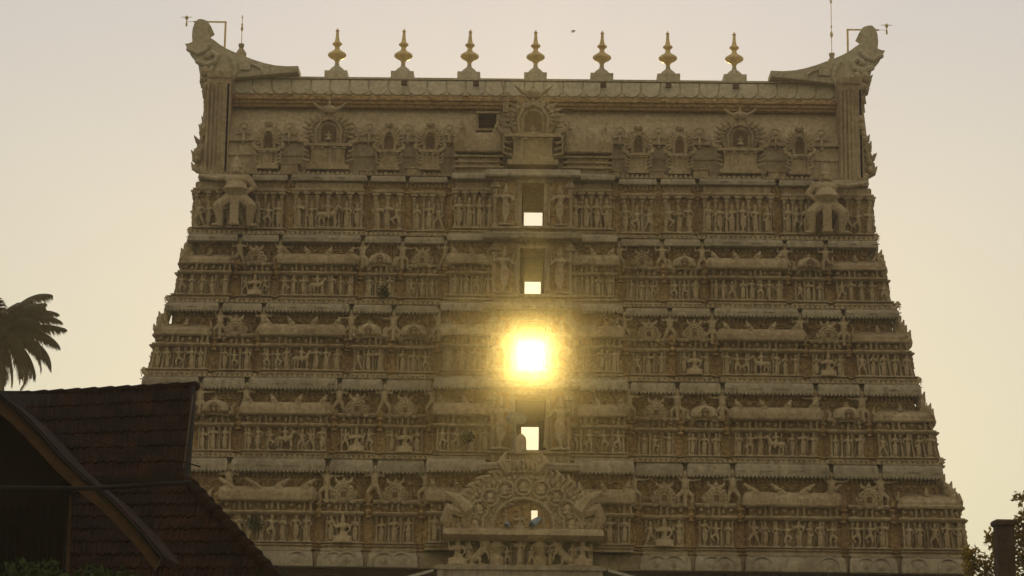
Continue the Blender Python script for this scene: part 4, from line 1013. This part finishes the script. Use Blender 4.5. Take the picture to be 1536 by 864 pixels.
for px, kd, hp, fl in ((686, 'seated_figure', 62, 0), (720, 'lion', 44, 0), (779, 'standing_figure_d', 42, 0), (703, 'standing_figure', 36, 0), (737, 'standing_figure_c', 30, 0), (760, 'dancing_figure', 30, 0), (797, 'dancing_figure_b', 30, 1), (825, 'standing_figure_b', 30, 1), (843, 'lion', 44, 1), (874, 'seated_figure', 62, 1), (858, 'standing_figure', 34, 1)):
    p = A(px, 848, YA - .15); figure(kd, p.x, YA + .0, zb + .01 + (.1 if kd == 'seated_figure' else 0), hp * k, 0, bool(fl), 'lion_sculpture' if kd == 'lion' else None)
# low gabled porch roof of pale sheet in front of the gateway
awn = empty('porch_roof', (0, -4, 0)); mb = MB()
for s in (-1, 1):
    q = [A(781 + s * 181, 867, -2.9), A(781 + s * 131, 853.5, -2.9)]; zz0 = q[0].z; zz1 = q[1].z
    mb.add([(q[0].x, 2.9 - 4 + 0, zz0), (q[1].x, -1.1, zz1), (q[1].x, 1.1 + 2.0, zz1), (q[0].x, 1.1 + 2.0, zz0), (q[0].x, -1.1, zz0 - .12), (q[1].x, -1.1, zz1 - .12), (q[1].x, 3.1, zz1 - .12), (q[0].x, 3.1, zz0 - .12)], [(0,1,2,3),(7,6,5,4),(0,4,5,1),(1,5,6,2),(2,6,7,3),(3,7,4,0)])
bpy.data.objects.remove(awn)
mb.v = [(x, y - 1.9, z) for x, y, z in mb.v]
P(mb, 'porch_roof', [AWN])
print('COUNTS', count)
# ---------------------------------------------------------------- rods, lamps and plants on the tower
def thing_mesh(mb, name, mats, label, cat, group=None, smooth=True, origin=None):
    """a thing that is one mesh, its origin at its base"""
    zs_ = [v[2] for v in mb.v]; c = origin or Vector((sum(v[0] for v in mb.v) / len(mb.v), sum(v[1] for v in mb.v) / len(mb.v), min(zs_)))
    mb.v = [(v[0] - c[0], v[1] - c[1], v[2] - c[2]) for v in mb.v]
    o = mb.build(name, mats, None, smooth); o.location = c; return tag(o, label, cat, group)
def sub(root, mb, name, mats, smooth=True):
    c = root.location; mb.v = [(v[0] - c[0], v[1] - c[1], v[2] - c[2]) for v in mb.v]; o = mb.build(name, mats, root, smooth); return o
RY = 5.7; u = (at(900, 80, RY) - at(899, 80, RY)).length
def rod(px, ypot0, ypot1, ytop, knobs, label):
    root = empty('lightning_rod', at(px, ypot0, RY)); tag(root, label, 'lightning rod', 'lightning rods on the roof horns')
    p = at(px, ypot0, RY); q = at(px, ytop, RY); mb = MB()
    mb.tube([p, (p.x, RY, q.z)], .017, 6)
    for ky, kr, kh in knobs: z = at(px, ky, RY).z; mb.lathe(p.x, RY, [(.01, z - kh * u), (kr * u, z - kh * u * .3), (kr * u, z + kh * u * .3), (.01, z + kh * u)], 8)
    z = q.z - .1; mb.tube([(p.x - .07, RY, z), (p.x + .07, RY, z)], .014, 5)
    sub(root, mb, 'spike', [GOLD])
    z0 = p.z - .1; h = at(px, ypot1, RY).z - z0; mb = MB(); mb.lathe(p.x, RY, [(.26, z0), (.27, z0 + .3 * h), (.19, z0 + .5 * h), (.10, z0 + .68 * h), (.12, z0 + .75 * h), (.15, z0 + .9 * h), (.14, z0 + h)], 12); sub(root, mb, 'pot', [PL])
rod(361.5, 84, 66, 23, ((43, 2.0, 5), (37, 1.4, 3)), 'thin brass rod with round knob rising from the pot on the left horn')
rod(1248, 98, 80, -2, ((52, 2.2, 6), (3, 1.5, 3), (40, 1.2, 3)), 'taller thin brass rod rising from the pot on the right horn')
def bracket(px, y0, y1, px2, px3, cy_, label):
    root = empty('metal_bracket', at(px, y0, RY)); tag(root, label, 'metal bracket', 'right-angled metal brackets on the roof horns')
    mb = MB(); a, b, c, d = at(px, y0 + 4, RY), at(px, y1, RY), at(px2, y1, RY), at(px3, y1 + .5, RY)
    mb.tube([a, (a.x, RY, b.z)], .05, 6); mb.tube([(a.x, RY, b.z), (c.x, RY, b.z)], .045, 6); mb.tube([(c.x, RY, b.z), (d.x, RY, b.z)], .012, 5)
    sub(root, mb, 'arm', [GOLD])
    t = at(px3, cy_, RY); mb = MB(); mb.lathe(t.x, RY, [(.01, t.z - .28), (.05, t.z - .22), (.05, t.z - .1), (.025, t.z), (.03, t.z + .06), (.09, t.z + .16), (.1, t.z + .22), (.02, t.z + .3)], 8); mb.tube([(t.x - .26, RY, t.z + .22), (t.x + .26, RY, t.z + .22)], .016, 5)
    sub(root, mb, 'lamp_cup', [GOLD])
bracket(337, 68, 33, 291, 280, 32, 'thin brass bracket arching over the left roof horn')
bracket(1272, 82, 44.5, 1318, 1330, 44, 'thin brass bracket arching over the right roof horn')
# floodlight on a pole before the lowest open doorway
YL = YF[1] - CP - .9; fl = empty('floodlight', at(770, 677, YL)); tag(fl, 'grey drum floodlight on a thin pole before the lowest open doorway', 'floodlight')
mb = MB(); p = at(771, 680, YL); q = at(771, 634, YL); mb.tube([p, q], .035, 6); sub(fl, mb, 'pole', [METAL])
mb = MB(); a, b = at(764, 628, YL), at(785, 627, YL); r = .25
mb.tube([(a.x + .08, YL, a.z), (b.x - .08, YL, a.z)], r, 14); mb.box(a.x, b.x, YL - r - .04, YL - r + .1, a.z + .04, a.z + .12); mb.box(a.x - .02, b.x + .02, YL - .3, YL + .2, a.z + .2, a.z + .26); sub(fl, mb, 'lamp_head', [METAL])
for px, py, s, lb in ((760, 787, .8, 'smaller blue floodlight at the left foot of the carved arch niche'), (800, 785, 1.25, 'larger blue floodlight below the bright opening in the carved arch')):
    c = at(px, py, YA - .3); r = .13 * s; fl = empty('floodlight', (c.x, c.y, c.z - r - .25)); tag(fl, lb, 'floodlight', 'blue floodlights in the carved arch')
    mb = MB(); d = Vector((.45 if s > 1 else .15, .75, .42 if s > 1 else .2)).normalized() * .42 * s; mb.tube([c, c + d * .5, c + d], [r, r * .95, r * .7], 14); sub(fl, mb, 'housing', [BLUE])
    mb = MB(); e = c - d.normalized() * (r * .97); mb.tube([e, e - d.normalized() * .015], r * .75, 12); sub(fl, mb, 'lens', [LENS])
    mb = MB(); mb.tube([(c.x - r * 1.1, c.y + .08, c.z), (c.x - r * 1.1, c.y + .06, c.z - r * 1.2), (c.x + r * 1.1, c.y + .06, c.z - r * 1.2), (c.x + r * 1.1, c.y + .08, c.z)], .02, 5); mb.tube([(c.x, c.y + .06, c.z - r * 1.2), (c.x, c.y + .06, c.z - r - .3)], .03, 6); sub(fl, mb, 'stand', [METAL])

def leaf_cloud(mb, c, rad, n, size, rr, droop=.3):
    for _ in range(n):
        while True:
            d = Vector((rr.uniform(-1, 1), rr.uniform(-1, 1), rr.uniform(-1, 1)))
            if d.length < 1: break
        p = Vector(c) + Vector((d.x * rad[0], d.y * rad[1], d.z * rad[2])); s = size * rr.uniform(.6, 1.3)
        a = Vector((rr.gauss(0, 1), rr.gauss(0, 1), rr.gauss(0, 1) - droop)).normalized(); b = a.cross(Vector((rr.gauss(0, 1), rr.gauss(0, 1), rr.gauss(0, 1)))).normalized(); nn = a.cross(b)
        mb.add([tuple(p), tuple(p + a * s * .5 + b * s * .22 + nn * s * .06), tuple(p + a * s), tuple(p + a * s * .5 - b * s * .22 + nn * s * .06)], [(0, 1, 2), (0, 2, 3)])
for px, py, Yp, r, lb in ((575, 438, 1.8, .30, 'dark green weed growing out of the cornice left of the windows'), (383, 785, -.75, .36, 'green weed growing among the lowest carved figures near the tiled roof'), (702, 655, -.2, .26, 'faint green weed growing beside the lowest open doorway')):
    c = at(px, py, Yp); root = empty('wall_plant', (c.x, c.y, c.z - r)); tag(root, lb, 'plant', 'weeds growing on the tower')
    mb = MB(); rr = random.Random(px); 
    for j in range(7): a = rr.uniform(-1.1, 1.1); mb.tube([(c.x, Yp, c.z - r), (c.x + .5 * r * math.sin(a), Yp - .1, c.z), (c.x + r * math.sin(a), Yp - .2, c.z + r * math.cos(a) * .8)], .012, 4)
    sub(root, mb, 'stem', [BARK]); mb = MB(); leaf_cloud(mb, (0, 0, r), (r, r * .6, r), 170, .15, rr); mb.build('leaves', [MOSS], root)

# ---------------------------------------------------------------- bird
b0 = at(860, 47, 30); u3 = 130 / F; mb = MB()
mb.tube([(-.06, .12, -.02), (0, 0, 0), (.03, -.14, .01)], [.03, .055, .03], 8)
for s in (-1, 1):
    mb.add([(0, -.07, .02), (s * 2.1 * u3 * 1, -.02, .085), (s * 4.6 * u3, .06, -.06), (s * 2.1 * u3, .09, .07), (0, .08, .02), (0, -.07, .0), (s * 2.1 * u3, -.02, .065), (s * 4.6 * u3, .06, -.07), (s * 2.1 * u3, .09, .055), (0, .08, 0)], [(0,1,3,4),(1,2,3),(9,8,6,5),(8,7,6),(0,5,6,1),(1,6,7,2),(2,7,8,3),(3,8,9,4)])
mb.add([(0, .1, .01), (.05, .24, .01), (-.05, .24, .01), (0, .1, -.01)], [(0,1,2),(3,2,1),(0,3,1),(0,2,3)])
mb.v = [tuple(Vector(v) + b0) for v in mb.v]
thing_mesh(mb, 'bird', [BIRD], 'small dark bird gliding in the sky above the roof finials', 'bird')

# ---------------------------------------------------------------- coconut palm beyond the tower
PY = 6; pc = at(2, 500, PY); root = empty('coconut_palm', (pc.x - .6, PY, 0)); tag(root, 'coconut palm with drooping fronds rising behind the tiled roof', 'palm tree')
mb = MB(); mb.tube([(pc.x - .6, PY, -.2), (pc.x - .3, PY, 8), (pc.x + .1, PY, 17), (pc.x, PY, pc.z)], [.36, .27, .23, .2], 12)
for k in range(40): t = k / 40; z = t * pc.z; x = pc.x + (-.6 + .6 * min(1, z / 17)); mb.lathe(x, PY, [(.27 - .04 * t, z), (.30 - .05 * t, z + .05), (.27 - .05 * t, z + .1)], 12)
sub(root, mb, 'trunk', [BARK])
rr = random.Random(11)
def frond(c, az, el, Lf, curl):
    mb = MB(); pts = []; p = Vector(c); e = el; n = 26
    hd = Vector((math.cos(az), math.sin(az), 0))
    for k in range(n + 1):
        pts.append(p.copy()); p = p + (hd * math.cos(e) + Vector((0, 0, 1)) * math.sin(e)) * (Lf / n); e -= curl / n * (.4 + 1.2 * k / n)
    mb.tube(pts, [.06 * (1 - .85 * k / n) + .008 for k in range(n + 1)], 5)
    side = Vector((-hd.y, hd.x, 0))
    for k in range(6, n * 3 + 1):
        kk = min(k / 3, n - .01); i0 = min(int(kk), n - 1); f = kk - i0; q = pts[i0].lerp(pts[i0 + 1], f); t = kk / n; tan = (pts[i0 + 1] - pts[i0]).normalized()
        ll = Lf * .27 * (math.sin(math.pi * min(1, t * .85 + .12)) ** .6) * rr.uniform(.8, 1.1)
        for s in (-1, 1):
            if rr.random() < .08: continue
            d = (side * s * .75 + tan * .7 + Vector((0, 0, -.35 - .3 * rr.random()))).normalized(); d2 = (d + Vector((0, 0, -.75))).normalized()
            w_ = tan * .036; a = q + d * ll * .5; b = a + d2 * ll * .55
            mb.add([tuple(q - w_), tuple(q + w_), tuple(a + w_), tuple(a - w_), tuple(b)], [(0, 1, 2, 3), (3, 2, 4)])
    return mb
for k in range(44):
    az = k * 2.399 + rr.uniform(-.2, .2); t = k / 43; el = 1.25 - 1.75 * t + rr.uniform(-.1, .1)
    sub(root, frond((pc.x, PY, pc.z), az, el, rr.uniform(2.8, 3.4), rr.uniform(1.3, 1.9)), 'frond', [PALML], False)
for (px_, py_, el, cu) in ((97, 478, .35, .7), (100, 505, .1, .9), (92, 545, -.2, 1.1), (84, 575, -.45, 1.2), (52, 590, -.8, 1.0), (48, 442, .95, 1.0), (20, 592, -1.1, .6)):
    sub(root, frond((pc.x, PY, pc.z), rr.uniform(-.25, .25), el, 3.15 if px_ > 60 else 2.7, cu), 'frond', [PALML], False)
mb = MB()
for k in range(9): a = k * .7; mb.ball((pc.x + .38 * math.cos(a), PY + .38 * math.sin(a), pc.z - .35 - .12 * (k % 3)), (.15, .15, .18), 8)
sub(root, mb, 'coconuts', [BARK])

# ---------------------------------------------------------------- the tiled house at the left
def tiled(P00, P10, P01, P11, cols, rws, clip=None, thick=.10, seed=1, keep=None):
    """clay tile surface over a quad: P00 top left, P10 top right, P01 bottom left, P11 bottom right"""
    rr = random.Random(seed); mb = MB(); P00, P10, P01, P11 = map(Vector, (P00, P10, P01, P11))
    nn = (P10 - P00).cross(P01 - P00).normalized()
    if nn.z < 0: nn = -nn
    f = lambda a, b: P00.lerp(P10, a).lerp(P01.lerp(P11, a), b)
    for j in range(rws):
        for i in range(cols):
            lift = rr.uniform(0, .018); sk = rr.uniform(-.006, .006)
            if keep and not keep(f((i + .5) / cols, (j + .5) / rws)): continue
            vs = []; prof = [(0, .0), (.10, .032), (.24, .038), (.36, .010), (.5, .0), (.64, .010), (.78, .034), (.92, .03), (1.03, .004)]
            for a, h in prof:
                for b, o in ((0 - .12, 0.0), (1.04, .035), (1.04, -.0)):
                    vs.append(tuple(f((i + a) / cols, (j + b + sk) / rws) + nn * (h + o + lift)))
            fs = []
            for k in range(len(prof) - 1): fs += [(3*k, 3*k+3, 3*k+4, 3*k+1), (3*k+1, 3*k+4, 3*k+5, 3*k+2)]
            mb.add(vs, fs)
    return mb, nn
H = empty('tiled_house', at(150, 1000, -62) * 1.0); H.location.z = 0
tag(H, 'dark clay tiled house with a curved gable beam in front of the tower', 'house')
uR = [at(-160, 606, -60), at(289, 581, -60), at(-160, 722, -62.8), at(279, 719, -62.8)]
mb, nn = tiled(*uR, 24, 6, seed=2)
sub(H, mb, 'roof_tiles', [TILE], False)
def slab(Q, th, name, m, nn):
    mb = MB(); q = [Vector(v) - nn * .01 for v in (Q[0], Q[1], Q[3], Q[2])]; p = [v - nn * th for v in q]
    mb.add([tuple(v) for v in q + p], [(0,1,2,3),(7,6,5,4),(0,4,5,1),(1,5,6,2),(2,6,7,3),(3,7,4,0)]); return sub(H, mb, name, m, False)
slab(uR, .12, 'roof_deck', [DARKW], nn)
mb = MB()
ra, rb = uR[0], uR[1]
for k in range(18):                                   # ridge caps
    a = ra.lerp(rb, k / 18); b = ra.lerp(rb, (k + 1.12) / 18); mb.tube([a + Vector((0, 0, .0)), b + Vector((0, 0, .015))], [.085, .10], 9)
sub(H, mb, 'ridge_cap', [TILE])
mb = MB()                                             # verge board down the right edge
p, q = uR[1], uR[3]; mb.add([(p.x - .02, p.y - .06, p.z + .05), (p.x + .06, p.y - .06, p.z + .05), (q.x + .06, q.y - .1, q.z + .02), (q.x - .02, q.y - .1, q.z + .02), (p.x - .02, p.y + .04, p.z - .22), (p.x + .06, p.y + .04, p.z - .22), (q.x + .06, q.y, q.z - .25), (q.x - .02, q.y, q.z - .25)], [(0,1,2,3),(7,6,5,4),(0,4,5,1),(1,5,6,2),(2,6,7,3),(3,7,4,0)])
sub(H, mb, 'verge_board', [DARKW], False)
mb = MB(); mb.tube([at(290, 592, -60.6), at(275, 702, -62.9)], .012, 6); sub(H, mb, 'drain_rod', [FASCIA])
# the gable side behind the verge and the body of the house
mb = MB(); e = at(281, 722, -62.8); r0 = uR[1]
mb.add([(e.x - 1.1, -62.6, e.z), (e.x - 1.1, -60, r0.z - .1), (e.x - 1.1, -57.2, e.z), (e.x - 1.1, -57.2, 0), (e.x - 1.1, -62.6, 0), (e.x - 9, -62.6, e.z), (e.x - 9, -60, r0.z - .1), (e.x - 9, -57.2, e.z), (e.x - 9, -57.2, 0), (e.x - 9, -62.6, 0)],
    [(0,1,2,3,4),(9,8,7,6,5),(0,5,6,1),(1,6,7,2),(2,7,8,3),(3,8,9,4),(4,9,5,0)])
sub(H, mb, 'wall', [DARKW], False)
# lower roof with its hip
hA = at(281, 722, -62.9); hB = at(440, 897, -66.6)
lR = [at(-200, 727, -62.9), at(281 + 1, 722, -62.9), at(-200, 897, -66.6), hB]
def keep(p):
    t = (p.y - hA.y) / (hB.y - hA.y); return p.x < hA.x + (hB.x - hA.x) * t - .02
lQ = [lR[0], Vector((hB.x, hA.y, hA.z)), lR[2], hB]
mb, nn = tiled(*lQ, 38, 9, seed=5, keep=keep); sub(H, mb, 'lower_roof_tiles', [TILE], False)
slab(lR, .12, 'lower_roof_deck', [DARKW], nn)
mb = MB(); q = [hA, hB, Vector((hB.x - .45, -63.5, hB.z)), Vector((hA.x - .25, -61.5, hA.z))]; mb.add([tuple(v) for v in q] + [(v.x, v.y, v.z - .14) for v in q], [(0,1,2,3),(7,6,5,4),(0,4,5,1),(1,5,6,2),(2,6,7,3),(3,7,4,0)]); sub(H, mb, 'side_roof', [TILE], False)
mb = MB(); n = 13
for k in range(n):
    a = hA.lerp(hB, k / n); b = hA.lerp(hB, (k + 1.1) / n); mb.tube([a + Vector((-.02, -.03, .03)), b + Vector((-.02, -.04, .055))], [.085, .105], 9)
sub(H, mb, 'hip_cap', [TILE])
mb = MB(); mb.box(lR[0].x, hA.x - .05, -63.0, -62.86, hA.z - .03, hA.z + .07); sub(H, mb, 'gutter', [DARKW], False)
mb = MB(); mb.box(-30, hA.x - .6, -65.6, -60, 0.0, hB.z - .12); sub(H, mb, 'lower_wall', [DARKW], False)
# nearer gable with the curved beam
G2 = empty('gabled_porch', at(60, 1000, -72)); G2.location.z = 0
tag(G2, 'dark open gabled porch with a worn curved brown beam along its roof edge', 'porch')
beam = [(-60, 565), (-5, 592), (28, 618), (60, 651), (95, 690), (130, 722), (163, 748), (192, 778), (218, 806), (243, 838)]
def beam_mesh(y0, y1, off, th, m_name, mats, bulge=0):
    mb = MB(); n = len(beam); top = [at(x + off, y - off * .9, -72) for x, y in beam]; bot = [at(x + off - th * .55, y - off * .9 + th, -72) for x, y in beam]
    ring = [[(t.x, y0, t.z), (t.x, y1, t.z), (b.x, y1, b.z), (b.x, y0, b.z)] for t, b in zip(top, bot)]
    vs = [v for r_ in ring for v in r_]; fs = []
    for i in range(n - 1):
        for k in range(4): fs.append((4*i+k, 4*i+(k+1)%4, 4*i+4+(k+1)%4, 4*i+4+k))
    fs += [(0,1,2,3), (4*n-4, 4*n-1, 4*n-2, 4*n-3)]; mb.add(vs, fs); return sub(G2, mb, m_name, mats, False)
beam_mesh(-72.10, -71.98, 0, 17, 'gable_beam', [FASCIA])
beam_mesh(-71.97, -70.6, 3, 9, 'roof', [TILE])
beam_mesh(-72.14, -72.02, 1.5, 4, 'beam_trim', [DARKW])
mb = MB(); ol = [(at(x - 8, y + 12, -71.4).x, at(x - 8, y + 12, -71.4).z) for x, y in beam[:5]]
ol += [(at(106, 712, -71.4).x, at(106, 712, -71.4).z), (at(106, 712, -71.4).x, 0.01), (at(-60, 700, -71.4).x, 0.01)]; mb.prism(ol, -71.5, -71.3); sub(G2, mb, 'gable_wall', [DARKW], False)
mb = MB(); a = at(107, 745, -71.6); mb.tube([(a.x, -71.6, 0.0), (a.x, -71.6, a.z)], .022, 8)
for yy in (768, 786, 815): z = at(107, yy, -71.6).z; mb.ball((a.x, -71.6, z), (.035, .035, .03), 7)
sub(G2, mb, 'pipe', [FASCIA])
mb = MB()
for k in range(9): x = at(4 + 12 * k, 720, -71.55).x; mb.box(x - .01, x + .01, -71.56, -71.505, .02, at(4 + 12 * k, 760, -71.55).z)
sub(G2, mb, 'lattice', [DARKW], False)
# cables strung in front of the house
for pts, r, lb in (([(-20, 634), (77, 652), (205, 672), (300, 700)], .012, 'thin sagging cable crossing the upper tiled roof'), ([(-20, 731), (130, 733), (283, 724)], .035, 'thicker dark cable running level below the upper tiled roof')):
    mb = MB(); mb.tube([at(x, y, -64.5 if r < .02 else -73) for x, y in pts], r if r < .02 else .028, 6); thing_mesh(mb, 'cable', [BLACK], lb, 'cable', 'cables in front of the tiled house')
# bush
bc = at(70, 880, -76); root = empty('bush', (bc.x, -76, 0)); tag(root, 'low dark green bush along the foot of the gabled porch', 'bush')
mb = MB(); rr = random.Random(4)
for k in range(16): x = at(-30 + 15 * k, 850, -76).x; h = bc.z + .08 - .001 * abs(k - 6) ** 2; leaf_cloud(mb, (x, -76 + rr.uniform(-.3, .3), h + rr.uniform(-.12, .10)), (.22, .3, .15), 150, .085, rr, 0)
sub(root, mb, 'leaves', [MOSS], False)
mb = MB()
for k in range(14): x = at(-30 + 17 * k, 850, -76).x; mb.tube([(bc.x + (x - bc.x) * .5, -76, 0), (x, -76, bc.z - .05)], [.03, .01], 5)
sub(root, mb, 'stem', [BARK])

# ---------------------------------------------------------------- pillar and tree at the right
YR = -50; root = empty('masonry_pillar', at(1512, 1000, YR)); root.location.z = 0
tag(root, 'dark square masonry pillar with a capstone at the right edge', 'pillar')
a = at(1498, 860, YR); b = at(1524, 860, YR); t = at(1511, 789, YR)
mb = MB(); mb.box(a.x, b.x, YR, YR + .45, 0, t.z); sub(root, mb, 'shaft', [GRAN], False)
mb = MB(); mb.loft(a.x, b.x, YR, YR + .45, [(0, t.z), (.06, t.z + .03), (.06, t.z + .11), (.01, t.z + .15)]); sub(root, mb, 'capstone', [GRAN], False)
for k, (x0, y0, x1, y1) in enumerate(((1500, 842, 1545, 800), (1514, 822, 1540, 845))):
    mb = MB(); mb.tube([at(x0, y0, YR - .2), at(x1, y1, YR - .2)], .011, 5); thing_mesh(mb, 'wire', [FASCIA], ('thin tan wire rising to the right in front of the pillar', 'thin tan wire falling to the right in front of the pillar')[k], 'wire', 'wires by the pillar')
YT = -46; tb = at(1575, 900, YT); root = empty('leafy_tree', (tb.x, YT, 0)); tag(root, 'leafy tree reaching out behind the pillar beside the tower foot', 'tree')
mb = MB(); clumps = [(1463, 842, 15, 20), (1452, 830, 10, 9), (1482, 850, 12, 14), (1492, 812, 11, 15), (1486, 805, 8, 9), (1498, 838, 12, 22), (1504, 856, 14, 12), (1531, 745, 10, 9), (1540, 775, 14, 12), (1532, 800, 12, 18), (1520, 815, 9, 20), (1535, 840, 18, 26), (1530, 778, 9, 8), (1560, 800, 25, 40), (1580, 760, 30, 30), (1560, 850, 30, 30), (1475, 862, 16, 8), (1454, 852, 8, 10)]
mb.tube([(tb.x, YT, 0), (tb.x - .1, YT, 3), (tb.x, YT, tb.z + .5)], [.2, .15, .1], 9)
for x, y, rx, ry in clumps:
    c = at(x, y, YT); mb.tube([(tb.x, YT, tb.z - .6), Vector((tb.x, YT, tb.z - .6)).lerp(c, .5) + Vector((0, 0, -.12)), c], [.035, .02, .006], 5)
sub(root, mb, 'trunk', [BARK])
mb = MB(); rr = random.Random(9)
for x, y, rx, ry in clumps: c = at(x, y, YT); s = .0165; leaf_cloud(mb, c, (rx * s, .35, ry * s), int(14 + rx * ry * .5), .15, rr)
sub(root, mb, 'crown', [LEAF], False)
# ---------------------------------------------------------------- dusty evening air
mb = MB(); mb.box(-75, 75, -104, 60, -2.0, 40.0); hzo = mb.build('haze', BLACK); hzo.data.materials.clear()
m = bpy.data.materials.new('haze_air'); m.use_nodes = True; m.node_tree.nodes.clear()
v = m.node_tree.nodes.new('ShaderNodeVolumePrincipled'); o = m.node_tree.nodes.new('ShaderNodeOutputMaterial'); v2 = m.node_tree.nodes.new('ShaderNodeVolumePrincipled'); ad = m.node_tree.nodes.new('ShaderNodeAddShader')
for q, d_, g_ in ((v, 0.00005, 0.986), (v2, 0.00065, 0.6)):
    q.inputs['Density'].default_value = d_; q.inputs['Anisotropy'].default_value = g_; q.inputs['Color'].default_value = (.99, .91, .74, 1)
m.node_tree.links.new(v.outputs[0], ad.inputs[0]); m.node_tree.links.new(v2.outputs[0], ad.inputs[1]); m.node_tree.links.new(ad.outputs[0], o.inputs['Volume'])
hzo.data.materials.append(m); tag(hzo, None, None, None, 'stuff')
